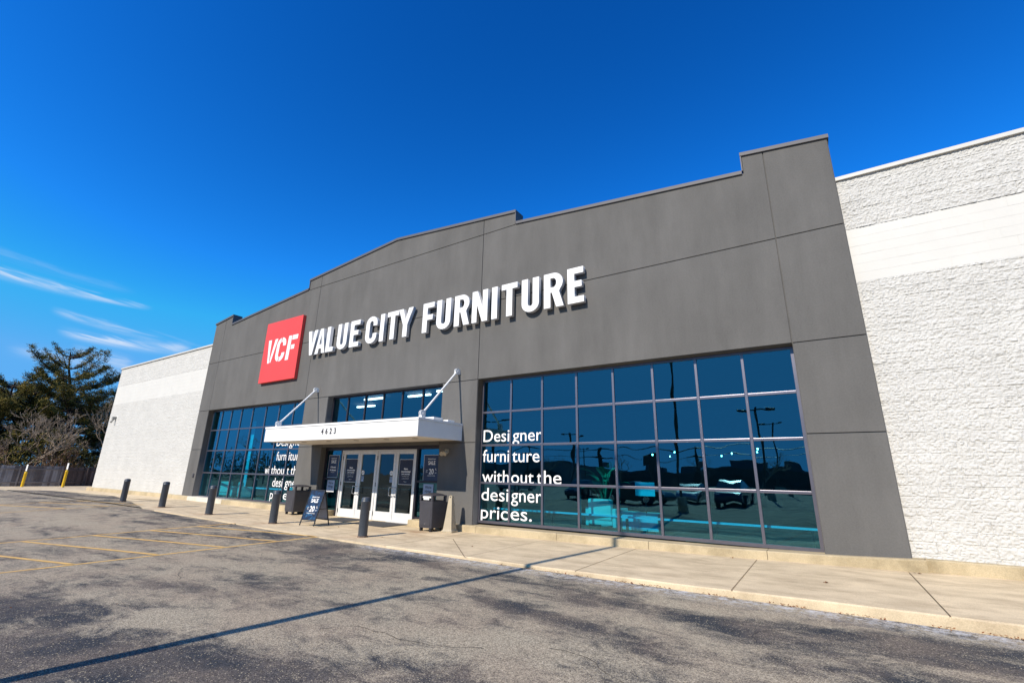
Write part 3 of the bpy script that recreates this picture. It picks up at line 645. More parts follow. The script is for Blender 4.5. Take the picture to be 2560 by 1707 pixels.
# ------------------------------------------------------------------ canopy
CX0, CX1, CY, CZ0, CZ1 = -17.75, -9.73, -2.05, 2.72, 3.27
mb = MB(); mb.box(CX0, CX1, CY, CY+.05, CZ0, CZ1-.075); mb.box(CX0, CX0+.05, CY+.051, -.002, CZ0, CZ1-.075); mb.box(CX1-.05, CX1, CY+.051, -.002, CZ0, CZ1-.075)
mb.box(CX0-.02, CX1+.02, CY-.02, -.002, CZ1-.07, CZ1)
for x in (-15.1, -12.4): mb.box(x-.004, x+.004, CY-.002, CY, CZ0+.002, CZ1-.08)
can = mb.build('canopy', M_wpaint, store)
mb = MB(); k = 26
for i in range(k):
    a = CX0+.055+(CX1-CX0-.11)*i/k; b_ = CX0+.055+(CX1-CX0-.11)*(i+1)/k-.006; mb.box(a, b_, CY+.055, -.005, CZ0+.015, CZ0+.035)
mb.build('soffit', M_soffit, can)
M_dl = mat('downlight_rim', (.35, .33, .3, 1), .4, .5)
for x in (-16.4, -14.9, -13.4, -11.9, -10.6): MB().lathe([(.095, 0), (.095, .012), (.07, .014)], (x, -1.25, CZ0+.002), 18).build('downlight', M_dl, can)
M_num = mat('number_grey', (.045, .045, .055, 1), .5)
for i_, c_ in enumerate("4623"): mb = MB(); add_text(mb, c_, .27, -14.21+i_*.225, CY-.008, 2.905, .006, 'CENTER', .86, .004); mb.build('house_number', M_num, can)
mb = MB(); mb.bbox(-15.3, -14.9, -1.35, -1.05, CZ1, CZ1+.11, .02); mb.build('canopy_box', M_wpaint, can)
MB().bbox(-10.75, -10.2, -.9, -.45, CZ1, CZ1+.16, .02).build('canopy_box', M_wpaint, can); MB().bbox(-10.1, -9.9, -.55, -.2, CZ1, CZ1+.09, .02).build('canopy_box', M_wpaint, can)
def rod(xw, xc):
    a = Vector((xw, -.12, 5.03)); b_ = Vector((xc, -1.78, CZ1+.14)); mb = MB()
    mb.tube(a, b_, .032, n=12)
    d = (b_-a).normalized()
    mb.tube(a, a+d*.2, .05, .035, 12); mb.tube(b_, b_-d*.2, .05, .035, 12)
    for c, s_ in ((a, .11), (b_, .11)):
        for o_ in (-.03, .03): mb.tube(c+Vector((o_-.008, 0, 0)), c+Vector((o_+.008, 0, 0)), s_, n=20)
        mb.tube(c+Vector((-.06, 0, 0)), c+Vector((.06, 0, 0)), .03, n=10)
    mb.box(xw-.05, xw+.05, -.1, -.002, 4.95, 5.11); mb.box(xc-.06, xc+.06, -1.86, -1.70, CZ1, CZ1+.08)
    mb.build('support_rod', M_wpaint, can)
    t = MB(); t.prism([(xw+.01-.19, 4.83), (xw+.01+.24, 4.83), (xw+.01+.06, 5.33)], -.004, -.0005); t.build('wall_patch', M_fac, can)
rod(-9.98, -9.86); rod(-17.8, -17.42)
mb = MB()                                             # twin flood light on the right pier
for dx, an in ((-.06, .5), (.12, -.1)):
    mb.tube((-10.34+dx, -.12, 2.36), (-10.34+dx+.09*an, -.24, 2.30), .05, .075, 14)
mb.bbox(-10.36, -10.24, -.09, 0, 2.36, 2.46, .01); o = mb.build('emergency_light', M_tan, store)
mb = MB(); mb.bbox(-27.58, -27.45, -.03, -.0005, 1.24, 1.44, .006); mb.box(-27.55, -27.48, -.034, -.029, 1.30, 1.35); mb.build('wall_outlet', M_bin, store)
mb = MB(); mb.bbox(-40.85, -40.65, -.08, .13, 4.85, 5.05, .02); mb.tube((-40.75, 0, 4.85), (-40.70, -.12, 4.66), .05, .07, 10); mb.build('wall_light', mat('grey_fixture', lin(150, 148, 140), .5), store)

# ------------------------------------------------------------------ signs
def arc(cx, cy, rx, ry, a0, a1, n=10): return [(cx+rx*math.cos(R(a0+(a1-a0)*i/n)), cy+ry*math.sin(R(a0+(a1-a0)*i/n))) for i in range(n+1)]
def glyph(ch, w, h, s):
    """condensed grotesque capitals: list of closed outlines"""
    t = s*.86
    if ch == 'I': return [rect(0, s, 0, h)]
    if ch == 'L': return [[(0, 0), (w, 0), (w, t), (s, t), (s, h), (0, h)]]
    if ch == 'T': return [[(w/2-s/2, 0), (w/2+s/2, 0), (w/2+s/2, h-t), (w, h-t), (w, h), (0, h), (0, h-t), (w/2-s/2, h-t)]]
    if ch == 'E': m_ = h*.53; return [[(0, 0), (w, 0), (w, t), (s, t), (s, m_-t/2), (w*.88, m_-t/2), (w*.88, m_+t/2), (s, m_+t/2), (s, h-t), (w, h-t), (w, h), (0, h)]]
    if ch == 'F': m_ = h*.50; return [[(0, 0), (s, 0), (s, m_-t/2), (w*.90, m_-t/2), (w*.90, m_+t/2), (s, m_+t/2), (s, h-t), (w, h-t), (w, h), (0, h)]]
    if ch == 'V': c = w/2; return [[(c-s*.42, 0), (c+s*.42, 0), (w, h), (w-s*1.02, h), (c, h*.27), (s*1.02, h), (0, h)]]
    if ch == 'A':
        c = w/2; return [[(0, 0), (s*.98, 0), (s*1.16, h*.20), (w-s*1.16, h*.20), (w-s*.98, 0), (w, 0), (c+s*.46, h), (c-s*.46, h)],
                         [(c-w*.125, h*.36), (c+w*.125, h*.36), (c, h*.76)]]
    if ch == 'Y': c = w/2; return [[(c-s/2, 0), (c+s/2, 0), (c+s/2, h*.42), (w, h), (w-s*1.04, h), (c, h*.60), (s*1.04, h), (0, h), (c-s/2, h*.42)]]
    if ch == 'N': return [[(0, 0), (s*.92, 0), (s*.92, h*.56), (w-s*.98, 0), (w, 0), (w, h), (w-s*.92, h), (w-s*.92, h*.44), (s*.98, h), (0, h)]]
    if ch == 'U':
        r = w/2; ri = w/2-s
        return [[(0, h)]+arc(r, r*.9, r, r*.9, 180, 360)+[(w, h), (w-s, h)]+arc(r, r*.9, ri, max(.02, r*.9-t), 360, 180)+[(s, h)]]
    if ch == 'C':
        r = w/2; q = r*.9; ri = r-s; qi = max(.02, q-t); cut = h*.36; cu = h*.64
        return [arc(r, q, r, q, 180, 360)+[(w, cut), (w-s, cut)]+arc(r, q, ri, qi, 360, 180)+arc(r, h-q, ri, qi, 180, 0)+[(w-s, cu), (w, cu)]+arc(r, h-q, r, q, 0, 180)]
    if ch == 'R':
        m_ = h*.43; q = (h-m_)/2; rr_ = w*.5
        return [[(0, 0), (s, 0), (s, m_), (w*.42, m_), (w-s*1.02, 0), (w+.02, 0), (w*.80, m_*1.03)]+arc(w-rr_, m_+q, rr_, q, -42, 90, 12)+[(0, h)],
                [(s, m_+t*.86), (w-rr_, m_+t*.86)]+arc(w-rr_, m_+q, rr_-s*.98, q-t*.86, -90, 90, 10)+[(s, h-t*.86)]]
sign = empty('store_sign', (0, 0, 0)); tag(sign, 'row of large white channel letters reading VALUE CITY FURNITURE on the dark wall', 'sign')
LET = [('V', -18.80, .68), ('A', -18.17, .70), ('L', -17.42, .51), ('U', -16.68, .64), ('E', -15.84, .58), ('C', -14.86, .66), ('I', -14.02, .26), ('T', -13.62, .62), ('Y', -13.0, .77),
       ('F', -11.71, .55), ('U', -11.02, .66), ('R', -10.18, .66), ('N', -9.39, .66), ('I', -8.56, .255), ('T', -8.16, .62), ('U', -7.37, .64), ('R', -6.55, .66), ('E', -5.73, .53)]
for ch, x, w_ in LET:
    s_ = .228; G = glyph(ch, w_, 1.14, s_)
    sh = [[(p[0]+x, p[1]+6.645) for p in pl] for pl in G]
    b_ = curve_mesh('letter', sh, -.196, -.06, M_ret, sign)
    curve_mesh('letter_face', [[(p[0]+x, p[1]+6.645) for p in pl] for pl in G], -.204, -.1965, M_sig, b_)
    pn = MB(); pn.box(x+w_/2-.03 if ch in 'VAITY' else x+.08, x+w_/2+.03 if ch in 'VAITY' else x+.14, -.061, -.001, 6.95 if ch in 'ITY' else 6.75, 7.0 if ch in 'ITY' else 6.8); pn.build('mounting_pin', M_ret, b_)
red = empty('logo_sign', (0, 0, 0)); tag(red, 'red square box sign with white stencil letters VCF left of the long sign', 'sign')
MB().bbox(-22.50, -19.52, -.16, 0, 5.72, 8.76, .012).build('sign_box', M_red, red)
def vcf():
    def sc(pl, x, z, w_): return [(p[0]+x, p[1]+z) for p in pl]
    z, h_ = 6.66, 1.18; out = []
    w_ = .80; c = w_/2; s = .25                                       # V: two strokes split by a stencil cut
    out.append([(x+(-22.20), q+z) for x, q in [(c-.17, 0), (c-.03, 0), (c-.10, h_*.48), (s, h_), (0, h_), ]])
    out.append([(x+(-22.20), q+z) for x, q in [(c-.03+.05, .0+.02), (c+.10, .02), (w_, h_), (w_-.23, h_), (c+.02, h_*.28)]])
    r, q_ = .37, .34; ri, qi = r-.235, q_-.22; cx = -21.02            # C: split at top and bottom
    gap = 14
    out.append(arc(cx, z+q_, r, q_, 180, 270-gap)+arc(cx, z+q_, ri, qi, 270-gap-6, 180)+arc(cx, z+h_-q_, ri, qi, 180, 90+gap+6)+arc(cx, z+h_-q_, r, q_, 90+gap, 180))
    out.append(arc(cx, z+q_, r, q_, 270, 360)+[(cx+r, z+.42), (cx+ri, z+.42)]+arc(cx, z+q_, ri, qi, 360, 270))
    out.append(arc(cx, z+h_-q_, ri, qi, 90, 0)+[(cx+ri, z+h_-.42), (cx+r, z+h_-.42)]+arc(cx, z+h_-q_, r, q_, 0, 90))
    fx = -20.50
    out.append([(fx, z), (fx+.25, z), (fx+.25, z+h_), (fx, z+h_)])
    out.append([(fx+.31, z+h_*.42), (fx+.58, z+h_*.42), (fx+.58, z+h_*.60), (fx+.31, z+h_*.60)])
    out.append([(fx+.31, z+h_*.81), (fx+.74, z+h_*.81), (fx+.74, z+h_), (fx+.31, z+h_)])
    # gentle slant of the letters
    return [[(p[0]+(p[1]-z)*.06, p[1]) for p in pl] for pl in out]
curve_mesh('lettering', vcf(), -.166, -.1605, M_sig, red)

# posters on the entrance glass
def poster(name, x0, x1, z0, z1, m_, lines, label, cat, group, border=True, yy=.286, extra=None):
    e = empty(name, (0, 0, 0)); tag(e, label, cat, group)
    mb = MB()
    if border: mb.box(x0, x1, yy-.003, yy, z0, z1); mb.build('poster_edge', M_vinyl, e); mb = MB(); mb.box(x0+.014, x1-.014, yy-.005, yy-.0032, z0+.014, z1-.014)
    else: mb.box(x0, x1, yy-.005, yy, z0, z1)
    mb.build('sheet', m_, e)
    cx = (x0+x1)/2
    for s_, dz, sz, sx_, bd in lines: tx = MB(); add_text(tx, s_, sz, cx, yy-.0062, z1-dz, .0006, 'CENTER', sx_, bd); tx.build('print', M_vinyl if m_ is not M_hire else M_black, e)
    if extra: extra(e)
    return e
def storm_mat():
    M = bpy.data.materials.new('lightning_print'); M.use_nodes = True; t = M.node_tree; b = t.nodes['Principled BSDF']; b.inputs['Roughness'].default_value = .35
    tcn = N(t, 'ShaderNodeTexCoord'); n = N(t, 'ShaderNodeTexNoise'); n.inputs['Scale'].default_value = 5; n.inputs['Detail'].default_value = 9; n.inputs['Roughness'].default_value = .68; n.inputs['Distortion'].default_value = 1.6
    t.links.new(tcn.outputs['Object'], n.inputs[0])
    cr = N(t, 'ShaderNodeValToRGB'); t.links.new(n.outputs[0], cr.inputs[0]); e = cr.color_ramp.elements
    e[0].position = .42; e[0].color = lin(20, 24, 44); e[1].position = .74; e[1].color = lin(120, 190, 220)
    q = e.new(.54); q.color = lin(22, 44, 74); q = e.new(.64); q.color = lin(30, 96, 140)
    t.links.new(cr.outputs[0], b.inputs['Base Color']); return M
M_storm = storm_mat()
M_storm2 = mat('dark_storm_print', lin(28, 34, 62), .4, var=.1, vscale=4, col2=lin(50, 66, 100))
poster('sale_poster', -16.86, -16.22, 1.45, 2.32, M_storm2, [("PRESIDENTS DAY", .15, .055, .8, .001), ("SALE", .31, .17, .85, .004), ("40 Months", .50, .095, .82, .003), ("No Interest", .61, .095, .82, .003), ("with your store card", .68, .035, .8, 0)],
       'dark blue SALE 40 Months No Interest poster in the glass left of the doors', 'poster', 'posters on the entrance glass')
poster('sale_poster', -11.60, -10.86, 1.42, 2.30, M_storm2, [("PRESIDENTS DAY", .16, .055, .85, .001), ("SALE", .33, .18, .85, .004), ("20", .64, .25, .9, .004), ("STOREWIDE SAVINGS", .71, .045, .8, 0)],
       'dark blue SALE 20% poster in the glass right of the doors', 'poster', 'posters on the entrance glass',
       extra=lambda e: [(add_text(t_, a_, b_, c_, .28, d_, .0006), t_.build('print', M_vinyl, e)) for t_, a_, b_, c_, d_ in ((MB(), "%", .10, -11.03, 1.78), (MB(), "OFF", .05, -11.03, 1.68), (MB(), "UP\nTO", .055, -11.44, 1.76))])
for x0, x1, z0, z1, w_ in ((-15.73, -15.03, 1.30, 2.17, 'leftmost'), (-12.75, -12.07, 1.28, 2.15, 'rightmost')):
    poster('notice_poster', x0, x1, z0, z1, M_navy, [("Masks", .36, .088, .88, .003), ("recommended", .45, .088, .88, .003), ("(not required)", .53, .078, .88, .002), ("for all vaccinated customers", .595, .034, .9, 0), ("Following current guidance we ask all", .65, .022, 1, 0), ("guests to respect the choices of others", .68, .022, 1, 0), ("Thank you", .78, .04, .9, 0)],
           'dark plum mask notice with white border on the %s door' % w_, 'notice', 'mask notices on the doors', yy=.252)
for x0, x1, z0, z1, w_ in ((-16.80, -16.33, .90, 1.35, 'left'), (-11.55, -11.09, .88, 1.33, 'right')):
    poster('hiring_poster', x0, x1, z0, z1, M_hire, [("We're", .15, .13, .85, .002), ("Hiring!", .28, .13, .85, .002), ("Apply today", .36, .03, .9, 0)],
           "pale blue We're Hiring! sheet on the %s side pane" % w_, 'poster', 'hiring sheets beside the doors', border=False,
           extra=lambda e, a=x0, b_=x1, c=z0: MB().box(a+.002, b_-.002, .279, .2805, c+.002, c+.06).build('footer', M_vinyl, e))
for cx_, w_ in ((-14.72, 'left'), (-13.17, 'right')):
    e = empty('door_sticker', (0, 0, 0)); tag(e, 'round white sticker over a small hours sheet on the %s inner door' % w_, 'sticker', 'stickers on the inner doors')
    mb = MB(); mb.tube((cx_, .285, 1.66), (cx_, .2885, 1.66), .085, n=24); mb.build('sticker', M_vinyl, e)
    mb = MB(); mb.box(cx_-.07, cx_+.07, .2855, .289, 1.34, 1.54); mb.build('hours_sheet', M_hire, e)
    mb = MB(); add_text(mb, "HOURS\nM-S 10-9\nSUN 11-6", .033, cx_, .2845, 1.50, .0004); mb.build('print', M_black, e)
    mb = MB(); add_text(mb, "PLEASE\nCOME IN", .032, cx_, .2842, 1.665, .0004); mb.build('print', M_black, e)

# ------------------------------------------------------------------ bollards
def bollard(name, h_, r, m_, base=True):
    e = empty(name)
    prof = [(r, .0), (r, h_-.13), (r+.004, h_-.125), (r+.004, h_-.11), (r, h_-.105), (r, h_-.055), (r*.93, h_-.028), (r*.75, h_-.010), (r*.4, h_-.001), (.002, h_)]
    MB().lathe(prof, n=32).build('sleeve', m_, e)
    if base:
        b_ = MB(); q = random.Random(3); n = 28; v = []
        for rr, zz in ((r+.012, .0), (r+.006, .03)):
            for i in range(n): a = 2*math.pi*i/n; k = 1+q.uniform(-.03, .07); v.append((rr*k*math.cos(a), rr*k*math.sin(a), zz+q.uniform(0, .012)))
        b_.add(v, [(i, (i+1) % n, n+(i+1) % n, n+i) for i in range(n)]+[tuple(range(n, 2*n))]); b_.build('rusty_base', mat('rusty_base', lin(110, 92, 78), .95, var=.4, vscale=25), e)
    return e
def copy_tree(o, parent=None):
    c = o.copy(); COL.objects.link(c); c.parent = parent
    for ch in list(o.children): copy_tree(ch, c)
    return c
bol0 = bollard('bollard', 1.03, .122, M_boll)
BOL = [(-10.62, -2.93, 'grey bollard in front of the right pair of glass doors'), (-15.12, -2.80, 'grey bollard between the far bin and the A-frame sale sign'), (-19.07, -2.92, 'grey bollard in front of the left show window'),
       (-23.27, -2.82, 'grey bollard where the dark front meets the white wall, second from the far end'), (-27.57, -2.76, 'farthest grey bollard, in front of the white block wall')]
for i, (x, yv, lb) in enumerate(BOL):
    o = bol0 if i == 0 else copy_tree(bol0); o.location = (x, yv, gz(x)-.004); o.rotation_euler = (0, 0, i*1.3); tag(o, lb, 'bollard', 'grey bollards along the pavement')
def ybol(x, yv, h_, lb):
    e = bollard('sign_bollard', h_, .085, M_yel, False); e.location = (x, yv, .155); tag(e, lb, 'bollard', 'yellow bollards with signs by the fence')
    MB().tube((0, 0, h_-.01), (0, 0, h_+.5), .022, n=8).build('sign_post', M_steel, e)
    MB().bbox(-.10, .10, -.030, -.024, h_+.04, h_+.50, .002).build('sign_plate', M_wpaint, e).rotation_euler = (0, 0, R(12))
ybol(-50.0, -1.63, 1.10, 'yellow bollard carrying a small sign, left of the other yellow one'); ybol(-48.5, .28, 1.26, 'yellow bollard carrying a small sign, nearer the white wall')

# ------------------------------------------------------------------ litter bins, ash post, A-frame sign
def litter_bin(label, x, yv, rz, w_=.62, white=True):
    e = empty('litter_bin', (x, yv, gz(x)), rz); tag(e, label, 'litter bin', 'charcoal litter bins by the doors')
    h_ = w_/2
    def taper(z0, z1, a, b_, mb, bev=.04):
        bm = bmesh.new(); bmesh.ops.create_cube(bm, size=1)
        for v in bm.verts: k = a if v.co.z < 0 else b_; v.co = (v.co.x*2*k, v.co.y*2*k, z0 if v.co.z < 0 else z1)
        ed = [q for q in bm.edges if abs(q.verts[0].co.z-q.verts[1].co.z) > .01]
        bmesh.ops.bevel(bm, geom=ed, offset=bev, segments=4, profile=.5, affect='EDGES'); mb.bm(bm)
    b_ = MB(); taper(.10, .80, h_*.93, h_*.985, b_); b_.build('body', M_bin, e)
    MB().bbox(-h_*.80, h_*.80, -h_*.985, -h_*.94, .16, .77, .006).build('door', M_bin, e); MB().lathe([(.012, 0), (.012, .01)], (0, 0, 0), 10).xf(Matrix.Translation((h_*.1, -h_*.985, .22)) @ Matrix.Rotation(math.pi/2, 4, 'X')).build('lock', M_steel, e)
    b_ = MB(); taper(.801, .87, h_*1.0, h_*1.0, b_); b_.build('rim', M_bin, e)
    cap = MB()
    for sx_ in (-1, 1):
        for sy in (-1, 1): cap.bbox(sx_*h_*.99-(.075 if sx_ > 0 else 0), sx_*h_*.99+(0 if sx_ > 0 else .075), sy*h_*.99-(.075 if sy > 0 else 0), sy*h_*.99+(0 if sy > 0 else .075), .871, 1.04, .015)
    bm = bmesh.new(); bmesh.ops.create_grid(bm, x_segments=12, y_segments=12, size=1)
    top = []
    n = 12; v = []; f = []
    for j in range(n+1):
        for i in range(n+1):
            u, w2 = i/n*2-1, j/n*2-1; z = 1.10-.05*u*u-.03*w2*w2-(.02 if max(abs(u), abs(w2)) > .99 else 0); v.append((u*h_*1.0, w2*h_*1.0, z))
    f = [(j*(n+1)+i, j*(n+1)+i+1, (j+1)*(n+1)+i+1, (j+1)*(n+1)+i) for j in range(n) for i in range(n)]
    cap.add(v, f, 0, True); bm.free(); v2 = [(a, b2, 1.02) for a, b2, c in v]; cap.add(v2, f)
    per = [i for i in range(n+1)]+[(j+1)*(n+1)-1 for j in range(1, n+1)]+[n*(n+1)+i for i in range(n-1, -1, -1)]+[j*(n+1) for j in range(n-1, 0, -1)]
    pv = [v[k] for k in per]+[v2[k] for k in per]; L = len(per); cap.add(pv, [(k, (k+1) % L, L+(k+1) % L, L+k) for k in range(L)])
    cap.build('hood', M_bin, e)
    li = MB(); li.box(-h_*.8, h_*.8, -h_*.8, h_*.8, .871, .885); li.build('opening', M_black, e)
    if white: MB().bbox(-h_*.35, h_*.5, -h_*.99-.004, -h_*.99+.004, .90, .99, .003).build('label_plate', M_wpaint, e)
    for sx_ in (-1, 1):
        for sy in (-1, 1): MB().bbox(sx_*h_*.72-.04, sx_*h_*.72+.04, sy*h_*.72-.04, sy*h_*.72+.04, 0, .105, .008).build('foot', M_black, e)
    return e
litter_bin('charcoal litter bin with white plate right of the doors, beside the tan post', -10.27, -.60, R(-6), .60)
litter_bin('charcoal litter bin left of the doors, behind the A-frame sign', -17.45, -.50, R(-5), .66, False)
e = empty('ash_post', (-9.60, -.53, gz(-9.6)), R(8)); tag(e, 'tan tapering cigarette post standing right of the near litter bin', 'ash post')
def frust(mb, z0, z1, a, b_, bev=.0):
    mb.add([(sx_*k, sy*k, z) for z, k in ((z0, a), (z1, b_)) for sx_, sy in ((-1, -1), (1, -1), (1, 1), (-1, 1))], [(0, 1, 2, 3), (4, 5, 6, 7), (0, 1, 5, 4), (1, 2, 6, 5), (2, 3, 7, 6), (3, 0, 4, 7)])
b_ = MB(); b_.bbox(-.185, .185, -.185, .185, 0, .055, .012); b_.build('base', M_tan, e)
b_ = MB(); frust(b_, .056, .09, .165, .145); frust(b_, .0905, .42, .145, .108); frust(b_, .4205, .97, .108, .055); b_.build('body', M_tan, e)
b_ = MB(); b_.tube((0, -.05, .99), (0, .05, .99), .058, n=20); b_.build('head', M_tan, e)
b_ = MB(); b_.tube((0, -.054, 1.0), (0, -.0505, 1.0), .02, n=12); b_.build('opening', M_black, e)

e = empty('sandwich_board', (-13.84, -2.17, gz(-13.8)), R(9)); tag(e, 'black A-frame board with blue lightning SALE 20% poster on the pavement', 'sandwich board')
for s_, nm in ((-1, 'front_panel'), (1, 'rear_panel')):
    M_ = Matrix.Rotation(R(-16.2)*-s_*-1, 4, 'X') if False else Matrix.Rotation(R(16.5)*s_*1, 4, 'X')
    T = Matrix.Translation((0, .0, 1.08)) @ Matrix.Rotation(R(16.5)*s_, 4, 'X') @ Matrix.Translation((0, 0, -1.08))
    w_ = .31
    fr = MB()
    for a, b2, c, d in ((-w_, -w_+.028, -.03, 1.08), (w_-.028, w_, -.03, 1.08), (-w_+.029, w_-.029, 1.05, 1.08), (-w_+.029, w_-.029, .13, .155)): fr.box(a, b2, -.012, .012, c, d)
    if s_ > 0: fr.box(-w_+.029, w_-.029, .014, .026, .62, .645)
    fr.xf(T); fr.build('frame', M_black, e)
    pn = MB(); pn.box(-w_+.029, w_-.029, -.004, .004, .156, 1.049); pn.xf(T)
    po = pn.build(nm, M_storm if s_ < 0 else mat('grey_board', lin(150, 155, 170), .5), e)
    if s_ < 0:
        yy = -.0062
        for t_, z, sz, sx_, bd in (("PRESIDENTS DAY", .83, .048, .85, .001), ("SALE", .68, .165, .85, .004), ("20", .40, .24, .9, .004), ("STOREWIDE SAVINGS", .33, .045, .8, 0)): tx = MB(); add_text(tx, t_, sz, 0, yy, z, .0008, 'CENTER', sx_, bd); tx.xf(T); tx.build('print', M_vinyl, po)
        for a_, b_, c_, d_ in (("%", .095, .185, .50), ("OFF", .045, .185, .42), ("UP\nTO", .05, -.18, .50)): tx = MB(); add_text(tx, a_, b_, c_, yy, d_, .0008); tx.xf(T); tx.build('print', M_vinyl, po)
for sx_ in (-.295, .295): MB().box(sx_-.008, sx_+.008, -.17, .17, .50, .52).build('spreader', M_black, e)

# ------------------------------------------------------------------ what shows through the glass
def armchair(label, x, yv, rz, m_=M_fab):
    e = empty('armchair', (x, yv, .215), rz); tag(e, label, 'armchair', 'pale armchairs behind the show windows')
    MB().bbox(-.38, .38, -.36, .36, .16, .44, .05).build('seat', m_, e); MB().bbox(-.38, .38, .24, .40, .30, .86, .05).build('backrest', m_, e)
    for s_ in (-1, 1): MB().bbox(min(s_*.385, s_*.50), max(s_*.385, s_*.50), -.36, .36, .12, .62, .04).build('armrest', m_, e)
    for sx_ in (-.42, .42):
        for sy in (-.3, .3): MB().tube((sx_, sy, 0), (sx_, sy, .15), .02, .028, 8).build('foot', M_black, e)
armchair('pale armchair behind the right show window, left of the white chest', -5.35, 1.35, R(170)); 
armchair('pale armchair standing at the far end of the left show window', -26.6, 1.5, R(200)); armchair('pale armchair at the left show window, nearer the doors', -24.9, 1.5, R(160)); armchair('pale armchair behind the lettering of the left show window', -20.6, 1.7, R(180))
e = empty('display_chest', (-4.35, 1.45, .215)); tag(e, 'white low chest with two doors behind the right show window', 'chest')
MB().bbox(-.5, .5, -.24, .24, .08, .50, .01).build('body', M_fab, e); MB().bbox(-.53, .53, -.26, .26, .501, .535, .006).build('top', M_fab, e)
for s_ in (-1, 1): MB().box(min(s_*.01, s_*.48), max(s_*.01, s_*.48), -.252, -.241, .12, .46).build('door', M_blue, e)
for sx_ in (-.45, .45): MB().box(sx_-.03, sx_+.03, -.2, .2, 0, .08).build('foot', M_black, e)
e = empty('display_ledge', (0, 0, 0)); tag(e, 'long pale blue ledge running behind the right show window', 'ledge')
MB().box(-9.0, -.22, .88, 1.0, .62, .665).build('top', M_blue, e)
for x in (-8.9, -6.9, -4.6, -2.36, -.35): MB().box(x-.02, x+.02, .85, .97, .216, .60).build('leg', M_black, e)
e = empty('display_ledge', (0, 0, 0)); tag(e, 'pale blue ledge running behind the left show window', 'ledge')
MB().box(-23.2, -18.8, .80, 1.0, .82, .88).build('top', M_blue, e)
for x in (-23.1, -21, -18.9): MB().box(x-.02, x+.02, .83, .97, .216, .82).build('leg', M_black, e)
e = empty('info_board', (-4.15, 1.2, .215)); tag(e, 'plain cyan board on a thin stand inside the right show window', 'board')
MB().box(-.27, .27, -.01, .01, .98, 1.34).build('board', M_blue, e); MB().tube((0, .02, 0), (0, .02, 1.1), .012).build('stand', M_black, e); MB().lathe([(.16, 0), (.16, .02)]).build('base', M_black, e)
e = empty('banner_stand', (-25.45, 1.6, .215)); tag(e, 'tall narrow cyan banner behind the left show window', 'banner')
MB().box(-.14, .14, -.01, .01, .1, 4.0).build('banner', M_blue, e); MB().box(-.2, .2, -.12, .12, 0, .09).build('base', M_black, e)
e = empty('potted_plant', (-5.9, 2.6, .215)); tag(e, 'tall potted plant with broad leaves inside the right show window', 'plant')
MB().lathe([(.16, 0), (.22, .4), (.2, .42)]).build('pot', M_fab, e)
lf = MB(); st_ = MB(); q = random.Random(5)
for i in range(9):
    a = q.uniform(0, 6.28); L = q.uniform(.9, 1.25); hgt = q.uniform(1.2, 2.0); ln_ = .25+.45*q.random()
    p0 = Vector((0, 0, .4)); p1 = Vector((math.cos(a)*ln_*.4, math.sin(a)*ln_*.4, hgt*.8)); st_.tube(p0, p1, .018, .01, 6)
    d = Vector((math.cos(a)*ln_, math.sin(a)*ln_, .55)).normalized(); sd = d.cross(Vector((0, 0, 1))).normalized(); v = []
    for k in range(7):
        t = k/6; c = p1+d*(L*.75*t)+Vector((0, 0, -.35*t*t)); wd = .17*math.sin(math.pi*min(1, t*.9+.08)); v += [c+sd*wd+Vector((0, 0, .03)), c, c-sd*wd+Vector((0, 0, .03))]
    lf.add(v, [(3*k+j, 3*k+j+1, 3*k+j+4, 3*k+j+3) for k in range(6) for j in range(2)], 0, True)
lf.build('leaves', M_leafin, e); st_.build('stems', M_leafin, e)
for i, (x, yv) in enumerate([(-19.6, 4.6), (-16.6, 4.9), (-14.2, 4.4), (-22.4, 6.4)]):
    o = MB().box(x-.75, x+.75, yv-.06, yv+.06, 5.42, 5.5).build('tube_light', M_lamp); tag(o, 'lit fluorescent tube on the ceiling seen through the panes over the canopy', 'ceiling light', 'tube lights over the entrance')
q = random.Random(11)
for i in range(9):
    x = q.uniform(-7.5, 0.4) if i < 9 else q.uniform(-26, -19); yv = q.uniform(9, 15.5); o = MB().lathe([(.02, -.035), (.035, 0), (.02, .035)], (x, yv, 2.75+.06*(i % 5)), 10).build('spot_lamp', M_bulb); tag(o, 'small lit spot lamp deep inside the showroom', 'lamp', 'spot lamps in the showroom')

# ------------------------------------------------------------------ fence
def fence(p, q_, h_, m_, label):
    e = empty('wooden_fence', (p[0], p[1], 0)); tag(e, label, 'fence', 'weathered board fences')
    p = Vector(p); q_ = Vector(q_); d = (q_-p); L = d.length; ang = math.atan2(d.y, d.x); rr = random.Random(int(L*7)); b_ = MB(); n = int(L/.145)
    for i in range(n):
        s = i*.145; dz = rr.uniform(-.025, .02); t_ = rr.uniform(-.012, .012); b_.box(s, s+.136, t_, t_+.02, .03, h_+dz)
    o = b_.build('boards', m_, e)
    for z in (.4, h_-.3): MB().box(0, L, .035, .075, z, z+.09).build('rail', m_, e)
    e.rotation_euler = (0, 0, ang)
    for i in range(int(L/2.4)+1): MB().box(i*2.4, i*2.4+.09, .076, .166, 0, h_-.05).build('post', m_, e)
M_wood = leafmat('weathered_fence', lin(84, 76, 72), lin(118, 110, 106), lin(160, 154, 150), .3); M_wood2 = leafmat('dark_fence', lin(58, 48, 46), lin(84, 72, 68), lin(112, 100, 96), .3)
fence((-51.1, .72), (-53.2, -11.5), 1.68, M_wood, 'grey weathered board fence behind the left yellow bollard')
fence((-51.35, 9.5), (-51.15, .75), 1.62, M_wood2, 'darker board fence running from behind the yellow bollards to the white wall')
mb = MB(); mb.box(-51.0, -46.4, -4.05, -3.92, .0, .17); tag(mb.build('kerb', M_curb), kind='structure')

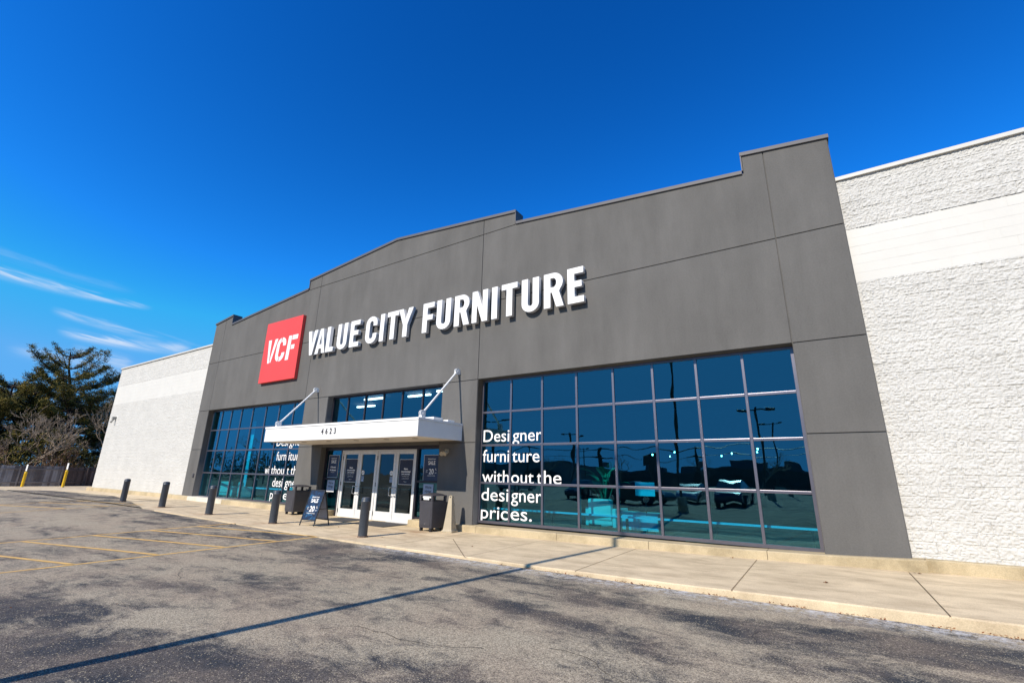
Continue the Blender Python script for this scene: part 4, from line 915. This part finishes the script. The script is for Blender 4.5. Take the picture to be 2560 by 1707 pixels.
# ------------------------------------------------------------------ trees
M_pine = leafmat('pine_needles', lin(24, 30, 18), lin(78, 78, 34), lin(160, 138, 66), .6)
M_pine2 = leafmat('blue_pine_needles', lin(24, 32, 24), lin(54, 62, 36), lin(112, 112, 66), .62)
M_brush = leafmat('dry_brush_twigs', lin(90, 64, 50), lin(140, 108, 84), lin(176, 150, 118))
def pine(x, yv, h_, spread, label, seed, lean=0, top_sparse=True, m_=M_pine, cuts=(.18, 1.)):
    q = random.Random(seed); e = empty('pine_tree', (x, yv, 0)); tag(e, label, 'tree', 'evergreens beyond the fence')
    tr = MB(); pts = [Vector((q.uniform(-.1, .1)*t, lean*(t**1.4)+q.uniform(-.1, .1)*t, h_*t)) for t in [i/9 for i in range(10)]]
    tr.path(pts, [.30*(1-t*.9)+.02 for t in [i/9 for i in range(10)]], 8)
    crown = MB()
    nb = 60
    for i in range(nb):
        t = min(.995, cuts[0]+(cuts[1]-cuts[0])*((i//6+.5)/(nb/6))+q.uniform(-.012, .012)); hz = h_*t; k = min(8.99, t*9); base = pts[int(k)].lerp(pts[min(9, int(k)+1)], k-int(k))
        a = q.uniform(0, 2*math.pi) if i % 2 else i*2.4
        prof = spread*(.30+.95*math.sin(math.pi*min(1, (1-t)*1.05+.04))**.8)*(.55+.6*q.random())
        if t > .85: prof = spread*.45*(1.15-t)/.3+.6
        up = .10+.8*t+q.uniform(-.08, .14)
        d = Vector((math.cos(a), math.sin(a), 0)); L = prof; seg = 7; bp = []
        for s in range(seg+1):
            u = s/seg; bp.append(base+d*(L*u)+Vector((q.uniform(-.08, .08), q.uniform(-.08, .08), L*(up*u*u*.9-.10*u))))
        tr.path(bp, [.07*(1-s/seg)+.012 for s in range(seg+1)], 5)
        ncl = int(12+L*11)
        for c in range(ncl):
            u = q.uniform(.22, 1.)**.75; kk = min(seg-.01, u*seg); p = bp[int(kk)].lerp(bp[int(kk)+1], kk-int(kk))
            side = d.cross(Vector((0, 0, 1)))*q.uniform(-1, 1)*(.12+.30*L*u*(1-u*.55))
            p = p+side+Vector((0, 0, q.uniform(-.03, .16)))
            nd = 16 if t < .86 else 9
            rad = q.uniform(.16, .34)*(1 if t < .86 else .55)
            for n_ in range(nd):                       # tufts of needles
                dr = Vector((q.gauss(0, 1), q.gauss(0, 1), q.gauss(.45, .7))).normalized(); ll = rad*q.uniform(.7, 1.3); sd = dr.cross(Vector((q.gauss(0, 1), q.gauss(0, 1), q.gauss(0, 1)))).normalized()*.022
                o_ = p+dr*ll*.2+Vector((q.gauss(0, .08), q.gauss(0, .08), q.gauss(0, .05)))
                crown.add([o_-sd, o_+sd, o_+dr*ll+sd*.4, o_+dr*ll-sd*.4], [(0, 1, 2, 3)])
    tr.build('trunk', M_pbark, e)
    me = bpy.data.meshes.new('crown'); me.from_pydata(crown.v, [], crown.f); me.materials.append(m_); o = bpy.data.objects.new('crown', me); COL.objects.link(o); o.parent = e
    return e
def bare(x, yv, h_, label, seed, lean=(0, 0), r=.16, depth=6, m_=M_bark, sp=.62, grp='bare trees beyond the fence'):
    q = random.Random(seed); e = empty('bare_tree', (x, yv, 0)); tag(e, label, 'tree', grp); tr = MB(); br = MB()
    def grow(p, d, L, r_, lv):
        k = 4; pts = [p]; dd = d
        for i in range(k):
            dd = (dd+Vector((q.uniform(-.34, .34), q.uniform(-.34, .34), q.uniform(-.10, .2)))).normalized(); pts.append(pts[-1]+dd*L/k)
        (tr if lv < 2 else br).path(pts, [max(.0085, r_*(1-.35*i/k)) for i in range(k+1)], 6 if lv < 2 else (4 if lv < 4 else 3))
        if lv >= depth: return
        for i in range(q.choice((2, 3, 3)) if lv else 3):
            a = q.uniform(0, 6.28); sd = Vector((math.cos(a), math.sin(a), q.uniform(-.2, .5))); nd = (dd*.9+sd*sp*q.uniform(.6, 1.4)).normalized()
            o_ = pts[q.choice((2, 3, 4, 4))]; grow(o_, nd, L*q.uniform(.6, .82), r_*.6, lv+1)
    grow(Vector((0, 0, 0)), Vector((lean[0], lean[1], 1)).normalized(), h_*.30, r, 0)
    tr.build('trunk', m_, e); o = br.build('branches', m_, e); return e
pine(-61.5, 3.5, 12.6, 3.7, 'tallest pine with open wind-swept top, nearest the white wall', 21, lean=-2.2)
pine(-62, -2.2, 9.0, 3.4, 'shorter bushy pine at the left edge beyond the fence', 33, lean=.6)
pine(-66, .4, 9.0, 3.8, 'bushy pine between the tallest pine and the left edge', 45, m_=M_pine2)
pine(-70, 6.8, 9.6, 4.6, 'dark pine standing behind the tallest one, low beside the white wall', 51, m_=M_pine2)
pine(-64, -7.5, 8, 4.0, 'bushy pine at the far left edge of the view', 57)
bare(-55.2, 3.2, 11.0, 'bare grey tree with many fine twigs right before the tallest pine', 3, (.1, .25), .13, 6)
bare(-54.4, 4.4, 9.6, 'slender bare tree leaning beside the white wall', 8, (.0, .35), .09, 6)
bare(-54.8, -1.6, 8.2, 'bare tree with forked trunk behind the left yellow bollard', 14, (.05, .55), .13, 6)
bare(-55.6, 1.2, 8.4, 'low bare tree with crooked limbs behind the right yellow bollard', 19, (0, -.5), .12, 6)
bare(-56.5, -3.6, 6.5, 'bare tree leaning at the left edge behind the fence', 25, (0, -.1), .12, 6)
bare(-57.0, 6.8, 8.0, 'bare tree half hidden by the white wall', 27, (0, -.1), .12, 6)
def brush():
    q = random.Random(4); v = []; f = []
    for i in range(26000):
        x = q.uniform(-60, -52.3); yv = q.uniform(-9, 10); top = 2.2+.8*math.sin(yv*1.3)+.5*math.sin(yv*3.1+x)
        z = q.uniform(.2, max(1.2, top)); d = Vector((q.gauss(0, 1), q.gauss(0, 1), q.gauss(.3, .8))).normalized()*q.uniform(.25, .7); sd = d.cross(Vector((0, 0, 1))).normalized()*.014
        p = Vector((x, yv, z)); n = len(v); v += [p-sd, p+sd, p+d+sd*.4, p+d-sd*.4]; f.append((n, n+1, n+2, n+3))
    me = bpy.data.meshes.new('underbrush'); me.from_pydata([tuple(a) for a in v], [], f); me.materials.append(M_brush); o = bpy.data.objects.new('underbrush', me); COL.objects.link(o); tag(o, 'tangle of dry brown brush behind the fence', 'brush', kind='stuff')
    v = []; f = []
    for i in range(16000):
        x = q.uniform(-60, -53); yv = q.uniform(-9, 10); z = q.uniform(.6, 3.6+1.2*math.sin(yv*.9+1)); d = Vector((q.gauss(0, 1), q.gauss(0, 1), q.gauss(.2, .8))).normalized()*q.uniform(.12, .3); sd = d.cross(Vector((0, 0, 1))).normalized()*.04
        p = Vector((x, yv, z)); n = len(v); v += [p-sd, p+sd, p+d+sd*.4, p+d-sd*.4]; f.append((n, n+1, n+2, n+3))
    me = bpy.data.meshes.new('undergrowth'); me.from_pydata([tuple(a) for a in v], [], f); me.materials.append(M_pine); o = bpy.data.objects.new('undergrowth', me); COL.objects.link(o); tag(o, 'green evergreen undergrowth between the bare trees', 'undergrowth', kind='stuff')
brush()
def treeline():   # wooded rise far beyond
    q = random.Random(9); v = []; f = []
    for i in range(14000):
        x = -90-q.random()*25; yv = q.uniform(-60, 60); z = q.uniform(0, 4.2+1.2*math.sin(yv*.3)+.8*math.sin(yv*.9)); d = Vector((q.gauss(0, 1), q.gauss(0, 1), q.gauss(.4, 1))).normalized()*q.uniform(.4, 1.); sd = d.cross(Vector((0, 0, 1))).normalized()*.12
        p = Vector((x, yv, z)); n = len(v); v += [p-sd, p+sd, p+d+sd*.4, p+d-sd*.4]; f.append((n, n+1, n+2, n+3))
    me = bpy.data.meshes.new('woodland'); me.from_pydata([tuple(a) for a in v], [], f); me.materials.append(M_pine2); o = bpy.data.objects.new('woodland', me); COL.objects.link(o); tag(o, 'far dark woodland behind the pines', 'woodland', kind='stuff')
treeline()
def cable(pts, r, n_=10, sag=.8):
    mb = MB()
    for a, b_ in zip(pts[:-1], pts[1:]):
        a = Vector(a); b_ = Vector(b_); p = [a.lerp(b_, i/n_)-Vector((0, 0, sag*4*(i/n_)*(1-i/n_))) for i in range(n_+1)]; mb.path(p, r, 4)
    return mb

# ------------------------------------------------------------------ across the parking lot (seen mirrored in the glass; the near pole throws the long shadow)
M_pole = mat('bronze_pole_paint', lin(60, 56, 52), .5, .2)
def light_pole(x, yv, h_, label, r=.10):
    e = empty('light_pole', (x, yv, -.03)); tag(e, label, 'light pole', 'parking lot light poles')
    MB().lathe([(.3, 0), (.3, .75), (.27, .78)], n=20).build('base', M_curb, e); MB().tube((0, 0, .78), (0, 0, h_), r, r*.8, 12).build('pole', M_pole, e)
    MB().box(-1.0, 1.0, -.04, .04, h_-.25, h_-.15).build('arm', M_pole, e)
    for s_ in (-1, 1): MB().bbox(s_*1.1-.35, s_*1.1+.35, -.22, .22, h_-.2, h_-.02, .03).build('lamp_head', M_pole, e)
light_pole(-6.28, -13.4, 12.9, 'tall light pole whose shadow crosses the asphalt', .085)
for i, (x, yv, h_) in enumerate([(-4.1, -35, 8.2), (-4.1, -52, 8.4), (-32.7, -60, 6.5), (-27.5, -45, 7.2), (-36.6, -40, 9.)]):
    light_pole(x, yv, h_, ['slim light pole mirrored in the right-hand panes', 'farther light pole mirrored in the right-hand panes', 'distant short light pole across the road', 'light pole across the lot beyond the lettering', 'light pole mirrored beside the word Designer'][i], .11)
def upole(x, yv, h_, label):
    e = empty('utility_pole', (x, yv, 0)); tag(e, label, 'utility pole', 'utility poles across the road')
    MB().tube((0, 0, 0), (0, 0, h_), .17, .12, 10).build('pole', M_pbark, e)
    for z in (h_-.3, h_-1.4): MB().box(-1.2, 1.2, -.06, .06, z-.06, z+.06).build('crossarm', M_pbark, e)
    MB().lathe([(.25, h_-2.9), (.25, h_-2.)], (.35, 0, 0), 12).build('transformer', M_cop, e)
UP = [(-58, -60), (-44, -60), (-29.5, -60), (-14.7, -60), (2, -60), (18, -60)]
for i, (x, yv) in enumerate(UP): upole(x, yv, 6.4, ['leftmost utility pole across the road', 'second utility pole from the left across the road', 'third utility pole from the left across the road', 'fourth utility pole from the left across the road', 'fifth utility pole from the left across the road', 'rightmost utility pole across the road'][i])
for j, (dx, z) in enumerate([(-1, 6.2), (0, 6.25), (1, 6.2), (-.6, 5.1), (.6, 5.1)]):
    o = cable([(x+0, yv+dx*.3, z) for x, yv in UP], .025, 10, .5).build('power_cable', M_black); tag(o, 'thin overhead cable strung between the utility poles', 'cable', 'overhead cables across the road')
M_bd = mat('far_brick', lin(90, 74, 66), .9, var=.1); M_bd2 = mat('far_panel', lin(120, 116, 110), .9, var=.1); M_dg = mat('far_dark_glass', (.02, .025, .03, 1), .1)
def far_building(x0, x1, y0, y1, h_, m_, label):
    e = empty('retail_building', ((x0+x1)/2, y1, 0)); tag(e, label, 'building'); cx = (x0+x1)/2
    MB().box(x0-cx, x1-cx, y0-y1, 0, 0, h_).build('wall', m_, e); MB().box(x0-cx-.1, x1-cx+.1, y0-y1-.1, .1, h_+.003, h_+.3).build('roof', M_cop, e)
    n = int((x1-x0)/5)
    for i in range(n): a = x0-cx+2+i*5; MB().box(a, a+3, .003, .05, .6, h_*.6).build('window', M_dg, e)
far_building(-34, 2, -92, -72, 3.0, M_bd, 'long low brick building across the road'); far_building(4, 40, -95, -70, 3.9, M_bd2, 'pale flat-roofed building across the road to the right'); far_building(-80, -42, -96, -74, 3.8, M_bd2, 'pale flat-roofed building across the road to the left')
for i, (x, yv, w2, hh) in enumerate([(-26, -78, 3.5, 1.1), (-19, -76, 2.4, .8), (-10, -80, 5, 1.3), (-3, -77, 2, .9), (8, -76, 4, 1.2), (16, -80, 3, 1.0)]):
    o = MB().bbox(x-w2/2, x+w2/2, yv-1, yv+1, (3.0 if x < 3 else 3.9)+.3, (3.0 if x < 3 else 3.9)+.3+hh, .05).build('roof_unit', M_cop); tag(o, 'grey air handling unit on the roof of a shop across the road', 'roof unit', 'roof units across the road')
e = empty('pylon_sign', (-18.9, -50, 0)); tag(e, 'dark blank sign board on a single post across the lot', 'sign'); MB().tube((0, 0, 0), (0, 0, 3.6), .12).build('post', M_pole, e); MB().bbox(-1, 1, -.15, .15, 3.5, 4.6, .04).build('board', M_pole, e)
bare(-5.5, -45, 6.5, 'bare tree across the parking lot', 77, (0, 0), .14, 5, grp='bare trees across the lot'); bare(-34, -48, 6, 'spreading bare tree far across the parking lot', 78, (0, 0), .14, 5, grp='bare trees across the lot'); bare(-60, -22, 10, 'large bare tree left of the parking lot', 79, (0, 0), .2, 6, grp='bare trees across the lot'); bare(-13, -56, 6.2, 'slim bare tree across the lot beside the blank sign board', 80, (0, 0), .13, 5, grp='bare trees across the lot'); bare(-24, -52, 5.6, 'short bare tree across the lot near the third utility pole', 81, (0, 0), .13, 5, grp='bare trees across the lot')
def woods(x0, x1, y0, h_, label, seed):
    q = random.Random(seed); v = []; f = []
    for i in range(7000):
        x = q.uniform(x0, x1); yv = y0-q.random()*12; z = q.uniform(0, h_*(.7+.3*math.sin(x*.21)+.15*math.sin(x*.8))); d = Vector((q.gauss(0, 1), q.gauss(0, 1), q.gauss(.4, 1))).normalized()*q.uniform(.5, 1.3); sd = d.cross(Vector((0, 1, 0))).normalized()*.16
        p = Vector((x, yv, z)); n = len(v); v += [p-sd, p+sd, p+d+sd*.4, p+d-sd*.4]; f.append((n, n+1, n+2, n+3))
    me = bpy.data.meshes.new('woodland'); me.from_pydata([tuple(a) for a in v], [], f); me.materials.append(M_brush); o = bpy.data.objects.new('woodland', me); COL.objects.link(o); tag(o, label, 'woodland', kind='stuff')
woods(-120, 60, -100, 3.4, 'bare brown woodland on the horizon across the road', 2)
M_body = [mat('black_car_paint', (.012, .014, .02, 1), .15, .3, spec=.8), mat('silver_car_paint', (.35, .36, .38, 1), .25, .6), mat('dark_blue_car_paint', (.01, .02, .06, 1), .15, .3, spec=.8)]
M_cg = mat('car_glass', (.01, .012, .015, 1), .05, spec=.8); M_tail = mat('tail_lamp', (.4, .01, .01, 1), .2); M_head = mat('head_lamp', (.7, .7, .7, 1), .1, .5)
def sedan(x, yv, rz, m_, label):
    e = empty('parked_car', (x, yv, -.03), rz); tag(e, label, 'car', 'cars parked across the lot')
    low = [(-2.3, .35), (-2.28, .62), (-2.15, .88), (-1.6, .95), (1.0, .93), (1.9, .82), (2.28, .66), (2.33, .40), (2.2, .25), (-2.2, .25)]
    cab = [(-1.75, .93), (-1.15, 1.33), (-.6, 1.43), (.15, 1.42), (.55, 1.30), (1.25, .93)]
    n = len(low); bm = bmesh.new()
    def loft(prof, ws, mb, mi=0):
        L = len(prof); v = []
        for yy, k in ws: v += [(p[0]*k, yy, p[1] if k == 1 else p[1]*.985) for p in prof]
        for s in range(len(ws)-1): mb.add(v[s*L:(s+2)*L], [(i, (i+1) % L, L+(i+1) % L, L+i) for i in range(L)], mi, True)
        mb.add(v[:L], [tuple(range(L))], mi); mb.add(v[-L:], [tuple(range(L))], mi)
    b_ = MB(); loft(low, [(-.88, .97), (-.80, 1), (.80, 1), (.88, .97)], b_); bm.free(); b_.build('body', m_, e)
    c_ = MB(); L = len(cab); v = [(p[0], s_*(.80-.17*(p[1]-.93)/.5), p[1]) for s_ in (-1, 1) for p in cab]; c_.add(v, [tuple(range(L)), tuple(range(L, 2*L))[::-1]]+[(i, (i+1) % L, L+(i+1) % L, L+i) for i in range(L)]); c_.build('windows', M_cg, e)
    r2 = MB(); v = [(p[0], s_*(.66), p[1]+.012) for s_ in (-1, 1) for p in cab[1:5]]; r2.add(v+[(a, b2, c-.02) for a, b2, c in v], [(0, 1, 5, 4), (1, 2, 6, 5), (2, 3, 7, 6), (0, 1, 9, 8), (1, 2, 10, 9), (2, 3, 11, 10), (4, 5, 13, 12), (5, 6, 14, 13), (6, 7, 15, 14)]); r2.build('roof', m_, e)
    for wx in (-1.42, 1.42):
        for s_ in (-1, 1):
            t_ = MB().tube((wx, s_*.74, .33), (wx, s_*.92, .33), .33, n=24).build('wheel', M_rub, e); MB().tube((wx, s_*.921, .33), (wx, s_*.93, .33), .20, n=16).build('rim', M_steel, t_)
    for s_ in (-1, 1):
        MB().bbox(2.10, 2.27, min(s_*.5, s_*.82), max(s_*.5, s_*.82), .58, .72, .03).build('headlight', M_head, e); MB().bbox(-2.29, -2.16, min(s_*.5, s_*.82), max(s_*.5, s_*.82), .66, .80, .03).build('taillight', M_tail, e)
for a in [(-10.5, -18.5, R(8), M_body[0], 'black sedan parked across the aisle, mirrored in the right show window'), (-5.2, -24, R(90), M_body[2], 'dark blue sedan parked in the far row, rightmost'), (-8.0, -24.2, R(90), M_body[1], 'silver sedan parked in the far row beside the dark blue one'), (-16.5, -24, R(90), M_body[0], 'black sedan parked in the far row'), (-27, -30, R(90), M_body[1], 'silver sedan parked alone far to the left')]: sedan(*a)
# ------------------------------------------------------------------ leaf litter along the kerb
M_litter = leafmat('dead_leaf', lin(90, 50, 30), lin(130, 78, 44), lin(160, 112, 70))
def litter():
    q = random.Random(12); v = []; f = []
    spots = [(-5.6+q.random()*7.4, KY-.03-abs(q.gauss(0, .035))) for _ in range(620)]
    spots = [s for s in spots if noise.noise(Vector((s[0]*2.2, 3, 0))) > -.05]
    spots += [(q.uniform(-14, 1.6), q.uniform(-10, -4)) for _ in range(14)]
    for x, yv in spots:
        r = q.uniform(.008, .022); a = q.uniform(0, 6.28); p = Vector((x, yv, az_(x, yv)+.008+q.random()*.02)); d = Vector((math.cos(a), math.sin(a), q.uniform(-.5, .5)))*r; s = Vector((-math.sin(a), math.cos(a), q.uniform(-.4, .4)))*r*.6
        n = len(v); v += [p-d, p+s, p+d, p-s]; f.append((n, n+1, n+2)); f.append((n, n+2, n+3))
    for x, yv in [(-1.86, -.30), (1.2, -.33), (-13.0, -1.9), (-21.3, -1.1), (-7.3, -2.4), (-.2, -2.2), (-10.2, -2.6)]:
        for k in range(5):
            r = q.uniform(.012, .03); a = q.uniform(0, 6.28); p = Vector((x+q.gauss(0, .03), yv+q.gauss(0, .02), gz(x)+.012)); d = Vector((math.cos(a), math.sin(a), q.uniform(-.4, .4)))*r; s = Vector((-math.sin(a), math.cos(a), .3))*r*.6
            n = len(v); v += [p-d, p+s, p+d, p-s]; f.append((n, n+1, n+2)); f.append((n, n+2, n+3))
    me = bpy.data.meshes.new('leaf_litter'); me.from_pydata([tuple(a) for a in v], [], f); me.materials.append(M_litter); o = bpy.data.objects.new('leaf_litter', me); COL.objects.link(o); tag(o, 'scatter of small dead brown leaves along the kerb', 'leaves', kind='stuff')
litter()
S.render.engine = 'CYCLES'
S.cycles.max_bounces = 8; S.cycles.transparent_max_bounces = 12; S.cycles.caustics_reflective = False; S.cycles.caustics_refractive = False
